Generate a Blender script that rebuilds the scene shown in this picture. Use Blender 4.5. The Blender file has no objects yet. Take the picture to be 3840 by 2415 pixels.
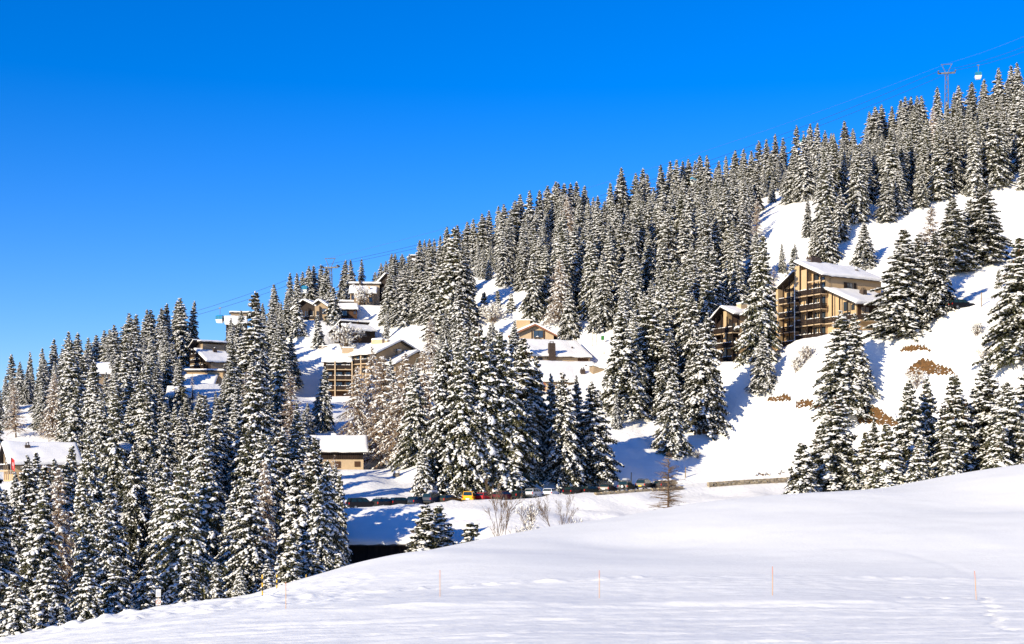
import bpy, bmesh, math, random
import numpy as np
from mathutils import Vector, Matrix

# ------------------------------------------------------------------ scene, camera, sky, sun, exposure
SC = bpy.context.scene
COL = SC.collection
FPX = 5333.0            # focal length in photograph pixels (50 mm on a 36 mm sensor, 3840 px wide)
HOR = 1800.0            # row of the eye level in the photograph
cam_data = bpy.data.cameras.new('camera')
cam_data.lens = 50.0
cam_data.sensor_width = 36.0
cam_data.sensor_fit = 'HORIZONTAL'
cam_data.shift_y = (HOR - 1207.5) / 3840.0
cam_data.clip_start = 0.5
cam_data.clip_end = 20000.0
cam = bpy.data.objects.new('camera', cam_data)
COL.objects.link(cam)
cam.location = (0, 0, 0)
cam.rotation_euler = (math.radians(90), 0, 0)
SC.camera = cam

SUN_EL = math.radians(21.5)
SUN_AZ = math.radians(44.0)      # the light travels away from the camera and this far to the right
light_dir = Vector((math.sin(SUN_AZ) * math.cos(SUN_EL), math.cos(SUN_AZ) * math.cos(SUN_EL), -math.sin(SUN_EL)))
sun_data = bpy.data.lights.new('sun', 'SUN')
sun_data.energy = 5.0
sun_data.angle = math.radians(0.53)
sun_data.color = (1.0, 0.89, 0.69)
sun = bpy.data.objects.new('sun', sun_data)
COL.objects.link(sun)
sun.rotation_euler = light_dir.to_track_quat('-Z', 'Y').to_euler()
sun.location = (-150, -200, 150)

world = bpy.data.worlds.new('World')
SC.world = world
world.use_nodes = True
wn = world.node_tree.nodes
wl = world.node_tree.links
wn.clear()
w_out = wn.new('ShaderNodeOutputWorld')
w_bg = wn.new('ShaderNodeBackground')
w_sky = wn.new('ShaderNodeTexSky')
w_sky.sky_type = 'NISHITA'
w_sky.sun_disc = False
w_sky.sun_elevation = SUN_EL
w_sky.sun_rotation = math.radians(180.0) + SUN_AZ
w_sky.altitude = 1800.0
w_sky.air_density = 1.15
w_sky.dust_density = 0.55
w_sky.ozone_density = 4.0
w_hsv = wn.new('ShaderNodeHueSaturation')
w_hsv.inputs['Saturation'].default_value = 1.405
w_hsv.inputs['Hue'].default_value = 0.508
wl.new(w_sky.outputs[0], w_hsv.inputs['Color'])
w_tint = wn.new('ShaderNodeMix')
w_tint.data_type = 'RGBA'
w_tint.blend_type = 'MULTIPLY'
w_tint.inputs['Factor'].default_value = 1.0
w_tint.inputs['B'].default_value = (1.12, 1.14, 1.46, 1)
wl.new(w_hsv.outputs[0], w_tint.inputs['A'])
wl.new(w_tint.outputs['Result'], w_bg.inputs['Color'])
w_bg.inputs['Strength'].default_value = 0.091
wl.new(w_bg.outputs[0], w_out.inputs['Surface'])

SC.view_settings.view_transform = 'Standard'
SC.view_settings.look = 'None'
SC.view_settings.exposure = 0.56
SC.view_settings.gamma = 1.0
SC.view_settings.use_curve_mapping = False
SC.render.film_transparent = False
try:
    SC.cycles.use_denoising = True
    SC.cycles.max_bounces = 6
    SC.cycles.diffuse_bounces = 3
    SC.cycles.glossy_bounces = 2
    SC.cycles.transmission_bounces = 4
except Exception:
    pass

# ------------------------------------------------------------------ helpers
def P(px, py, Y):
    """point at depth Y metres seen at a pixel of the photograph"""
    return Vector(((px - 1920.0) / FPX * Y, Y, (HOR - py) / FPX * Y))

def XP(px, Y):
    return (px - 1920.0) / FPX * Y

def mesh_obj(name, verts, faces, material, parent=None, smooth=False, mats=None, fmat=None):
    me = bpy.data.meshes.new(name)
    me.from_pydata([tuple(v) for v in verts], [], [tuple(f) for f in faces])
    if mats:
        for m in mats:
            me.materials.append(m)
        if fmat is not None:
            me.polygons.foreach_set('material_index', np.array(fmat, dtype=np.int32))
    elif material is not None:
        me.materials.append(material)
    if smooth:
        me.polygons.foreach_set('use_smooth', np.ones(len(me.polygons), dtype=bool))
    me.update()
    o = bpy.data.objects.new(name, me)
    COL.objects.link(o)
    if parent is not None:
        o.parent = parent
    return o

def np_mesh(name, v, tris, material, smooth=False):
    """mesh data from numpy vertices and triangles"""
    me = bpy.data.meshes.new(name)
    nv, nt = len(v), len(tris)
    me.vertices.add(nv)
    me.vertices.foreach_set('co', np.asarray(v, dtype=np.float32).ravel())
    k = tris.shape[1]
    me.loops.add(nt * k)
    me.loops.foreach_set('vertex_index', np.asarray(tris, dtype=np.int32).ravel())
    me.polygons.add(nt)
    me.polygons.foreach_set('loop_start', np.arange(0, nt * k, k, dtype=np.int32))
    me.polygons.foreach_set('loop_total', np.full(nt, k, dtype=np.int32))
    if smooth:
        me.polygons.foreach_set('use_smooth', np.ones(nt, dtype=bool))
    me.materials.append(material)
    me.update()
    me.validate()
    return me

def link(name, data, parent=None):
    o = bpy.data.objects.new(name, data)
    COL.objects.link(o)
    if parent is not None:
        o.parent = parent
    return o

def tag(o, label=None, cat=None, group=None, kind=None):
    if label: o['label'] = label
    if cat: o['category'] = cat
    if group: o['group'] = group
    if kind: o['kind'] = kind
    return o

def thing(name, label, cat, loc=(0, 0, 0), rz=0.0, group=None):
    o = bpy.data.objects.new(name, None)
    COL.objects.link(o)
    o.empty_display_size = 0.3
    o.location = loc
    o.rotation_euler = (0, 0, rz)
    return tag(o, label, cat, group)

class MB:
    """collects boxes, prisms and tubes; build() links them as one mesh object"""
    def __init__(self):
        self.v = []
        self.f = []
    def add(self, vs, fs):
        n = len(self.v)
        self.v += [tuple(v) for v in vs]
        self.f += [tuple(i + n for i in f) for f in fs]
        return self
    def box(self, x0, x1, y0, y1, z0, z1):
        vs = [(x0, y0, z0), (x1, y0, z0), (x1, y1, z0), (x0, y1, z0), (x0, y0, z1), (x1, y0, z1), (x1, y1, z1), (x0, y1, z1)]
        return self.add(vs, [(0, 3, 2, 1), (4, 5, 6, 7), (0, 1, 5, 4), (1, 2, 6, 5), (2, 3, 7, 6), (3, 0, 4, 7)])
    def hexa(self, lo, hi):
        """solid from a lower and an upper loop of points (same count)"""
        n = len(lo)
        fs = [tuple(range(n - 1, -1, -1)), tuple(range(n, 2 * n))]
        for i in range(n):
            j = (i + 1) % n
            fs.append((i, j, n + j, n + i))
        return self.add(list(lo) + list(hi), fs)
    def prism_y(self, prof, y0, y1):
        """profile of (x, z) pushed along y"""
        a = [(x, y0, z) for x, z in prof]
        b = [(x, y1, z) for x, z in prof]
        n = len(prof)
        fs = [tuple(range(n)), tuple(range(2 * n - 1, n - 1, -1))]
        for i in range(n):
            j = (i + 1) % n
            fs.append((i, n + i, n + j, j))
        return self.add(a + b, fs)
    def prism_x(self, prof, x0, x1):
        """profile of (y, z) pushed along x"""
        a = [(x0, y, z) for y, z in prof]
        b = [(x1, y, z) for y, z in prof]
        n = len(prof)
        fs = [tuple(range(n - 1, -1, -1)), tuple(range(n, 2 * n))]
        for i in range(n):
            j = (i + 1) % n
            fs.append((i, j, n + j, n + i))
        return self.add(a + b, fs)
    def tube(self, pts, r0, r1=None, n=6, caps=True):
        if r1 is None: r1 = r0
        pts = [Vector(p) for p in pts]
        m = len(pts)
        vs = []
        for k, p in enumerate(pts):
            d = (pts[min(k + 1, m - 1)] - pts[max(k - 1, 0)])
            if d.length < 1e-9: d = Vector((0, 0, 1))
            d.normalize()
            a = d.orthogonal().normalized()
            if abs(d.z) < 0.95:
                a = d.cross(Vector((0, 0, 1))).normalized()
            b = d.cross(a)
            r = r0 + (r1 - r0) * k / max(1, m - 1)
            for i in range(n):
                t = 2 * math.pi * i / n
                vs.append(p + a * (r * math.cos(t)) + b * (r * math.sin(t)))
        fs = []
        for k in range(m - 1):
            for i in range(n):
                j = (i + 1) % n
                fs.append((k * n + i, k * n + j, (k + 1) * n + j, (k + 1) * n + i))
        if caps:
            fs.append(tuple(range(n - 1, -1, -1)))
            fs.append(tuple((m - 1) * n + i for i in range(n)))
        return self.add(vs, fs)
    def build(self, name, material, parent=None, smooth=False):
        return mesh_obj(name, self.v, self.f, material, parent, smooth)
    def data(self, name, material, smooth=False):
        me = bpy.data.meshes.new(name)
        me.from_pydata(self.v, [], self.f)
        me.materials.append(material)
        if smooth:
            me.polygons.foreach_set('use_smooth', np.ones(len(me.polygons), dtype=bool))
        me.update()
        return me

def rot2(x, y, a):
    c, s = math.cos(a), math.sin(a)
    return (x * c - y * s, x * s + y * c)

# value noise (numpy)
def _hash(ix, iy, seed):
    h = (ix.astype(np.int64) * 374761393 + iy.astype(np.int64) * 668265263 + seed * 144665) & 0x7fffffff
    h = ((h ^ (h >> 13)) * 1274126177) & 0x7fffffff
    h = (h ^ (h >> 16)) & 0xffff
    return h / 65535.0

def vnoise(x, y, seed=0):
    x = np.asarray(x, dtype=float); y = np.asarray(y, dtype=float)
    ix = np.floor(x); iy = np.floor(y)
    fx = x - ix; fy = y - iy
    fx = fx * fx * fx * (fx * (fx * 6 - 15) + 10)
    fy = fy * fy * fy * (fy * (fy * 6 - 15) + 10)
    a = _hash(ix, iy, seed); b = _hash(ix + 1, iy, seed)
    c = _hash(ix, iy + 1, seed); d = _hash(ix + 1, iy + 1, seed)
    return (a + (b - a) * fx) * (1 - fy) + (c + (d - c) * fx) * fy - 0.5

def smooth01(t):
    t = np.clip(t, 0, 1)
    return t * t * (3 - 2 * t)
# ------------------------------------------------------------------ materials
M = {}
def mat(name, col, col2=None, scale=3.0, rough=0.8, metallic=0.0, bump=0.0, bump_scale=None, spec=0.3, stretch=None, rand=0.0, detail=4.0, bump_dist=0.05):
    m = bpy.data.materials.new(name)
    m.use_nodes = True
    nt = m.node_tree
    b = nt.nodes['Principled BSDF']
    b.inputs['Roughness'].default_value = rough
    b.inputs['Metallic'].default_value = metallic
    b.inputs['Specular IOR Level'].default_value = spec
    b.inputs['Base Color'].default_value = (*col, 1)
    tc = mp = None
    if col2 is not None or bump > 0:
        tc = nt.nodes.new('ShaderNodeTexCoord')
        mp = nt.nodes.new('ShaderNodeMapping')
        nt.links.new(tc.outputs['Object'], mp.inputs['Vector'])
        if stretch:
            mp.inputs['Scale'].default_value = stretch
    if col2 is not None:
        n = nt.nodes.new('ShaderNodeTexNoise')
        n.inputs['Scale'].default_value = scale
        n.inputs['Detail'].default_value = detail
        nt.links.new(mp.outputs[0], n.inputs['Vector'])
        r = nt.nodes.new('ShaderNodeMapRange')
        r.inputs['From Min'].default_value = 0.35
        r.inputs['From Max'].default_value = 0.65
        nt.links.new(n.outputs['Fac'], r.inputs['Value'])
        mx = nt.nodes.new('ShaderNodeMix')
        mx.data_type = 'RGBA'
        mx.inputs['A'].default_value = (*col, 1)
        mx.inputs['B'].default_value = (*col2, 1)
        nt.links.new(r.outputs[0], mx.inputs['Factor'])
        out = mx.outputs['Result']
        if rand > 0:
            oi = nt.nodes.new('ShaderNodeObjectInfo')
            mr = nt.nodes.new('ShaderNodeMapRange')
            mr.inputs['To Min'].default_value = 1 - rand
            mr.inputs['To Max'].default_value = 1 + rand
            nt.links.new(oi.outputs['Random'], mr.inputs['Value'])
            vm = nt.nodes.new('ShaderNodeVectorMath')
            vm.operation = 'SCALE'
            nt.links.new(out, vm.inputs[0])
            nt.links.new(mr.outputs[0], vm.inputs['Scale'])
            out = vm.outputs[0]
        nt.links.new(out, b.inputs['Base Color'])
    if bump > 0:
        n2 = nt.nodes.new('ShaderNodeTexNoise')
        n2.inputs['Scale'].default_value = bump_scale or scale
        n2.inputs['Detail'].default_value = 5.0
        nt.links.new(mp.outputs[0], n2.inputs['Vector'])
        bp = nt.nodes.new('ShaderNodeBump')
        bp.inputs['Strength'].default_value = bump
        bp.inputs['Distance'].default_value = bump_dist
        nt.links.new(n2.outputs['Fac'], bp.inputs['Height'])
        nt.links.new(bp.outputs[0], b.inputs['Normal'])
    M[name] = m
    return m

mat('snow', (0.86, 0.84, 0.78), (0.90, 0.88, 0.82), scale=0.6, rough=0.55, bump=0.5, bump_scale=1.3, spec=0.25, bump_dist=0.25)
mat('piste_snow', (0.88, 0.86, 0.77), (0.91, 0.89, 0.80), scale=0.5, rough=0.5, bump=0.6, bump_scale=7.0, spec=0.25, stretch=(0.45, 1, 1), bump_dist=0.05)
mat('roof_snow', (0.88, 0.86, 0.80), (0.84, 0.82, 0.77), scale=0.8, rough=0.5, bump=0.3, bump_scale=2.0, spec=0.25)
mat('tree_snow', (0.84, 0.82, 0.77), (0.74, 0.72, 0.67), scale=2.5, rough=0.6, spec=0.2)
mat('needles', (0.030, 0.036, 0.014), (0.085, 0.076, 0.032), scale=0.9, rough=0.75, spec=0.15, rand=0.45)
mat('cones', (0.16, 0.065, 0.022), (0.10, 0.04, 0.016), scale=3, rough=0.8)
mat('bark', (0.085, 0.05, 0.030), (0.13, 0.085, 0.05), scale=4, rough=0.9, bump=0.4)
mat('larch_twig', (0.20, 0.115, 0.055), (0.30, 0.19, 0.10), scale=1.5, rough=0.85, rand=0.2)
mat('bare_twig', (0.15, 0.10, 0.06), (0.22, 0.15, 0.09), scale=2, rough=0.85)
mat('earth', (0.15, 0.072, 0.022), (0.065, 0.037, 0.014), scale=2.2, rough=0.95, bump=0.8, bump_scale=6)
mat('stone', (0.36, 0.29, 0.19), (0.25, 0.20, 0.135), scale=1.7, rough=0.9, bump=0.4, bump_scale=6, rand=0.25)
mat('boulder', (0.16, 0.135, 0.10), (0.24, 0.21, 0.17), scale=2, rough=0.9, bump=0.5)
mat('stucco', (0.50, 0.35, 0.19), (0.46, 0.32, 0.175), scale=1.2, rough=0.9, bump=0.25, bump_scale=14, bump_dist=0.02)
mat('stucco_pale', (0.50, 0.37, 0.23), (0.45, 0.335, 0.205), scale=1.5, rough=0.9, bump=0.3, bump_scale=9, bump_dist=0.02)
mat('stucco_grey', (0.32, 0.235, 0.145), (0.28, 0.205, 0.13), scale=1.2, rough=0.9, bump=0.25, bump_scale=12, bump_dist=0.02)
mat('dark_wood', (0.013, 0.007, 0.0045), (0.024, 0.013, 0.008), scale=1.2, rough=0.75, stretch=(1, 1, 6), bump=0.2, rand=0.2)
mat('brown_wood', (0.055, 0.025, 0.011), (0.08, 0.038, 0.017), scale=1.5, rough=0.75, rand=0.2)
mat('red_wood', (0.22, 0.08, 0.04), (0.27, 0.11, 0.055), scale=1.5, rough=0.75)
mat('board', (0.028, 0.015, 0.009), (0.015, 0.009, 0.006), scale=2.0, rough=0.85, stretch=(4, 4, 0.6), bump=0.3, rand=0.3)
mat('fascia', (0.035, 0.028, 0.024), (0.05, 0.04, 0.034), scale=2, rough=0.6)
mat('chimney_metal', (0.05, 0.035, 0.026), (0.075, 0.052, 0.038), scale=2, rough=0.6)
mat('curtain', (0.34, 0.27, 0.18), (0.25, 0.20, 0.13), scale=3, rough=0.9, stretch=(6, 6, 0.5))
mat('galvanised', (0.11, 0.11, 0.105), (0.17, 0.165, 0.155), scale=2, rough=0.6, metallic=0.2)
mat('cable', (0.05, 0.06, 0.08), rough=0.6, metallic=0.3)
mat('yellow_paint', (0.75, 0.42, 0.02), rough=0.5)
mat('black_paint', (0.015, 0.015, 0.015), rough=0.5)
mat('orange_pole', (0.60, 0.27, 0.03), rough=0.5)
mat('red_pole', (0.60, 0.16, 0.02), rough=0.5)
mat('wood_pole', (0.22, 0.15, 0.07), (0.30, 0.21, 0.11), scale=3, rough=0.9)
mat('white_board', (0.55, 0.55, 0.53), rough=0.5)
mat('flag_red', (0.62, 0.03, 0.03), rough=0.8)
mat('awning_yellow', (0.85, 0.50, 0.02), rough=0.8)
mat('tyre', (0.018, 0.018, 0.018), rough=0.85)
mat('rim', (0.40, 0.41, 0.42), rough=0.35, metallic=0.8)
mat('plastic_black', (0.02, 0.02, 0.022), rough=0.5)
mat('tail_red', (0.45, 0.015, 0.012), rough=0.25)
mat('plate_yellow', (0.85, 0.55, 0.02), rough=0.5)
mat('plate_white', (0.8, 0.8, 0.78), rough=0.5)
mat('cabin_blue', (0.01, 0.22, 0.42), rough=0.3)
mat('cabin_white', (0.75, 0.76, 0.72), rough=0.4)
mat('green_sign', (0.03, 0.16, 0.03), rough=0.6)
mat('pink_net', (0.75, 0.22, 0.25), rough=0.7)

def paint(name, col, rough=0.35, coat=0.12, metallic=0.0):
    m = mat(name, col, rough=rough, metallic=metallic, spec=0.25)
    m.node_tree.nodes['Principled BSDF'].inputs['Coat Weight'].default_value = coat
    return m
for n, c in dict(black=(0.006, 0.006, 0.007), graphite=(0.018, 0.018, 0.019), green=(0.010, 0.017, 0.015), red=(0.42, 0.012, 0.02), maroon=(0.10, 0.012, 0.02), silver=(0.45, 0.46, 0.48), white=(0.75, 0.76, 0.78), blue=(0.012, 0.022, 0.045), yellow=(0.85, 0.42, 0.01), brown=(0.035, 0.022, 0.016), olive=(0.04, 0.037, 0.026)).items():
    paint('car_' + n, c)

def glass(name, col, rough=0.06, spec=0.9):
    m = mat(name, col, rough=rough, spec=spec)
    return m
glass('car_glass', (0.010, 0.026, 0.027), spec=0.6)
glass('window_glass', (0.030, 0.040, 0.050))
glass('cabin_glass', (0.03, 0.16, 0.22), rough=0.08)

# frost lying in flecks on the needles and twigs
def frost(name, amount, scale=5.0):
    nt = M[name].node_tree
    b = nt.nodes['Principled BSDF']
    src = b.inputs['Base Color'].links[0].from_socket
    tc = nt.nodes.new('ShaderNodeTexCoord')
    n = nt.nodes.new('ShaderNodeTexNoise'); n.inputs['Scale'].default_value = scale; n.inputs['Detail'].default_value = 3.0
    nt.links.new(tc.outputs['Object'], n.inputs['Vector'])
    r = nt.nodes.new('ShaderNodeMapRange')
    r.inputs['From Min'].default_value = 0.62 - amount * 0.3; r.inputs['From Max'].default_value = 0.70 - amount * 0.3
    nt.links.new(n.outputs['Fac'], r.inputs['Value'])
    mx = nt.nodes.new('ShaderNodeMix'); mx.data_type = 'RGBA'
    nt.links.new(r.outputs[0], mx.inputs['Factor'])
    nt.links.new(src, mx.inputs['A']); mx.inputs['B'].default_value = (0.66, 0.64, 0.59, 1)
    nt.links.new(mx.outputs['Result'], b.inputs['Base Color'])
frost('needles', 0.20)
frost('larch_twig', 0.30)
# ------------------------------------------------------------------ the lie of the land
# control points: (px, Y, py) seen ground, or (px, Y, None, z) ground hidden behind the crest
CP = [
 # slope under and before the camera, the piste
 (-1500, 30, None, -9.0), (1920, 30, None, -7.2), (5300, 30, None, -6.4), (1920, 8, None, -7.4), (-6000, 8, None, -9), (9000, 8, None, -6.5),
 (1920, 60, 2415), (3840, 58, 2415), (500, 70, 2415), (0, 88, 2410), (-900, 75, None, -11.0), (5200, 60, None, -6.0),
 (1650, 87, 2242), (2250, 87, 2247), (2895, 87, 2240), (3665, 87, 2252), (1072, 82, 2290), (4400, 87, None, -7.0),
 (2000, 100, 2167), (3000, 100, 2167), (3840, 101, 2172), (1400, 96, 2220),
 (3000, 126, 2000), (3800, 140, 1895), (2400, 125, 2060), (3400, 122, 2010),
 # crest of the near slope
 (330, 93, 2345), (600, 100, 2287), (900, 105, 2257), (1100, 113, 2188), (1330, 123, 2118), (1600, 131, 2068), (1800, 138, 2024), (2050, 144, 1978),
 (2300, 149, 1943), (2600, 155, 1895), (3000, 159, 1856), (3400, 163, 1818), (3600, 166, 1776), (3840, 170, 1738), (4300, 176, 1700),
 # its far side and the valley floor
 (0, 108, None, -13.5), (600, 118, None, -12.2), (1100, 130, None, -11.0), (1600, 148, None, -9.3), (2050, 160, None, -7.6), (2600, 170, None, -5.0), (3200, 176, None, -2.0), (3840, 184, None, 1.2),
 (3700, 200, None, -0.5), (3000, 194, None, -4.4), (2400, 188, None, -7.4), (1900, 182, None, -9.4), (1400, 172, None, -12.4), (900, 162, None, -14.0), (400, 148, None, -15.0), (0, 138, None, -15.6), (-700, 135, None, -17.0), (4600, 205, None, 4.0),
 # bank under the road, the road
 (1900, 195, 1962), (2300, 211, 1918), (2700, 228, 1866),
 (300, 186, 1960), (700, 191, 1948), (1000, 197, 1932), (1300, 205, 1914), (1500, 209, 1902), (1750, 214, 1888), (2000, 220, 1870), (2200, 226, 1857), (2400, 232, 1842), (2500, 236, 1834), (2700, 242, 1820), (3000, 250, 1802),
 # the hillside above it, right
 (2700, 264, 1650), (2600, 279, 1500), (2330, 272, 1560), (2500, 258, 1690), (3097, 283, 1262), (3345, 281, 1240), (3050, 275, 1290), (3170, 271, 1290), (3300, 268, 1290), (2980, 281, 1300), (2780, 281, 1372), (2940, 284, 1325), (2860, 276, 1450), (3250, 274, 1330), (3280, 258, 1540), (3700, 245, 1490), (3600, 262, 1150), (3800, 264, 1130), (3400, 279, 1235),
 (3840, 308, 945), (3500, 296, 1050), (3200, 330, 950), (3840, 350, 700), (3350, 342, 840), (2900, 354, 818), (2700, 326, 1130), (4600, 300, None, 58), (4600, 250, None, 30),
 # middle
 (2050, 310, 1400), (2150, 290, 1475), (2000, 246, 1700), (1750, 226, 1845), (2250, 236, 1795), (1880, 366, 1130), (1700, 366, 1200), (1550, 366, 1262), (2350, 330, 1200), (2300, 370, 1010), (2600, 375, 930), (1800, 300, 1520),
 # left
 (1300, 262, 1762), (1500, 240, 1800), (1450, 250, 1762), (1100, 286, 1600), (1260, 345, 1486), (1150, 356, 1400), (1150, 386, 1252), (1300, 402, 1150), (1450, 392, 1180), (800, 262, 1640), (760, 330, 1400), (400, 262, 1600), (300, 320, 1480), (40, 200, 1795), (0, 270, 1560), (600, 212, 1860), (900, 216, 1850), (-700, 210, None, -2), (-700, 280, None, 6),
 # the ridge and what lies beyond
 (3840, 430, None, 110), (3000, 430, None, 92), (2600, 430, None, 82), (2200, 430, None, 75), (1900, 430, None, 69), (1600, 430, None, 62), (1370, 428, None, 54), (1100, 420, None, 47.5), (700, 352, None, 29), (300, 325, None, 18.5), (0, 315, None, 13.5), (-500, 305, None, 8), (4800, 430, None, 128),
 (3840, 520, None, 120), (2600, 520, None, 84), (1600, 520, None, 58), (1100, 500, None, 42), (700, 430, None, 26), (0, 420, None, 8), (4800, 520, None, 138), (-700, 420, None, 2),
 (3840, 680, None, 105), (2600, 680, None, 70), (1600, 680, None, 45), (700, 640, None, 16), (-300, 640, None, -4), (4800, 680, None, 118),
]
_cx, _cy, _cz = [], [], []
for c in CP:
    Y = c[1]
    _cx.append(XP(c[0], Y)); _cy.append(Y)
    _cz.append(c[3] if c[2] is None else (HOR - c[2]) / FPX * Y)
_cx, _cy, _cz = np.array(_cx), np.array(_cy), np.array(_cz)
def _U(r2):
    return np.where(r2 > 1e-9, r2 * np.log(np.maximum(r2, 1e-9)), 0.0)
_S = 100.0
_n = len(_cx)
_A = np.zeros((_n + 3, _n + 3))
_A[:_n, :_n] = _U(((_cx[:, None] - _cx[None]) / _S) ** 2 + ((_cy[:, None] - _cy[None]) / _S) ** 2) + np.eye(_n) * 0.0006
_A[:_n, _n] = 1; _A[:_n, _n + 1] = _cx / _S; _A[:_n, _n + 2] = _cy / _S
_A[_n:, :_n] = _A[:_n, _n:].T
_W = np.linalg.solve(_A, np.concatenate([_cz, np.zeros(3)]))
def H0(x, y):
    x = np.asarray(x, dtype=float); y = np.asarray(y, dtype=float)
    sh = x.shape
    x = np.clip(x.ravel(), -260, 330); y = np.clip(y.ravel(), 0, 690)
    out = np.empty_like(x)
    for s in range(0, len(x), 20000):
        a, b = x[s:s + 20000], y[s:s + 20000]
        out[s:s + 20000] = _U(((a[:, None] - _cx) / _S) ** 2 + ((b[:, None] - _cy) / _S) ** 2) @ _W[:_n] + _W[_n] + _W[_n + 1] * a / _S + _W[_n + 2] * b / _S
    return out.reshape(sh)

# the road along the foot of the hill
ROAD = [(-300, 180, 1985), (300, 186, 1962), (700, 191, 1948), (1000, 197, 1932), (1300, 205, 1914), (1500, 209, 1902), (1750, 214, 1888), (2000, 220, 1870), (2200, 226, 1857), (2400, 232, 1842), (2500, 236, 1834), (2700, 242, 1820), (3000, 250, 1802), (3300, 256, 1788)]
RX = np.array([XP(a, b) for a, b, c in ROAD]); RY = np.array([b for a, b, c in ROAD], dtype=float); RZ = np.array([(HOR - c) / FPX * b for a, b, c in ROAD])
def road_at(x):
    """depth and height of the road's centre line at x, and its heading"""
    y = np.interp(x, RX, RY); z = np.interp(x, RX, RZ)
    y2 = np.interp(np.asarray(x) + 1.5, RX, RY); y1 = np.interp(np.asarray(x) - 1.5, RX, RY)
    return y, z, np.arctan2(y2 - y1, 3.0)

# level pads under buildings: (x, y, z, radius_x, radius_y, angle)
PADS = [(XP(1165, 390), 390, 43.2, 6, 13), (XP(1292, 394), 394, 44.2, 5, 10), (XP(1350, 405), 405, 49.2, 6, 12), (XP(1335, 375), 375, 35.6, 6, 11), (XP(1255, 347), 347, 19.8, 7, 14), (XP(1345, 347), 347, 20.0, 8, 14),
 (69.0, 279.5, 28.7, 7, 14), (62.0, 284.0, 28.0, 5, 10), (57.0, 290.0, 26.8, 4, 9), (XP(2900, 296), 296, 26.2, 5, 11), (XP(2735, 290), 290, 23.7, 5, 11), (XP(110, 203), 203, -0.2, 8, 15), (XP(1262, 265), 265, 1.9, 8, 13),
 (XP(2020, 328), 328, 30.6, 7, 12), (XP(2110, 313), 313, 25.3, 7, 12), (XP(765, 332), 332, 24.8, 5, 10), (XP(740, 326), 326, 19.6, 6, 10), (XP(1590, 436), 436, 64.0, 6, 12)]
def H(x, y):
    x = np.asarray(x, dtype=float); y = np.asarray(y, dtype=float)
    z = H0(x, y)
    hill = smooth01((y - 165) / 30)
    z = z + hill * (vnoise(x / 14, y / 14, 3) * 1.6 + vnoise(x / 5, y / 5, 4) * 0.75 + vnoise(x / 2.1, y / 2.1, 8) * 0.30)
    for (a, b, c, r0, r1) in PADS:
        w = 1 - smooth01((np.hypot(x - a, y - b) - r0) / (r1 - r0))
        z = z + (c - z) * w
    # road terrace with a ploughed bank on its lower side
    ry, rz, ra = road_at(x)
    d = (y - ry) * np.cos(ra)
    w = 1 - smooth01((np.abs(d) - 3.3) / 4.2)
    inx = smooth01((x - RX[0]) / 15) * (1 - smooth01((x - RX[-1] + 15) / 15))
    z = z + (rz - z) * w * inx
    berm = np.exp(-((d + 3.0) / 0.75) ** 2) * (0.42 + 0.5 * vnoise(x / 3.1, y / 9.0, 21) + 0.25 * vnoise(x / 1.1, y / 2.0, 22))
    left = 1 - smooth01((x - 13) / 4)
    z = z + berm * inx * (0.25 + 0.75 * left)
    berm2 = np.exp(-((d - 3.4) / 0.8) ** 2) * (0.45 + 0.4 * vnoise(x / 4.0, y / 9.0, 23))
    z = z + berm2 * inx
    return z

def Hs(x, y):
    return float(H(np.array([x]), np.array([y]))[0])

def ground_hit(px, py, y0=185.0, y1=520.0):
    """first point of the land seen at a pixel, beyond depth y0"""
    ys = np.arange(y0, y1, 0.5)
    xs = (px - 1920.0) / FPX * ys
    rz = (HOR - py) / FPX * ys
    hz = H(xs, ys)
    k = np.where(hz >= rz)[0]
    i = int(k[0]) if len(k) else len(ys) - 1
    return Vector((xs[i], ys[i], hz[i]))

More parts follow.
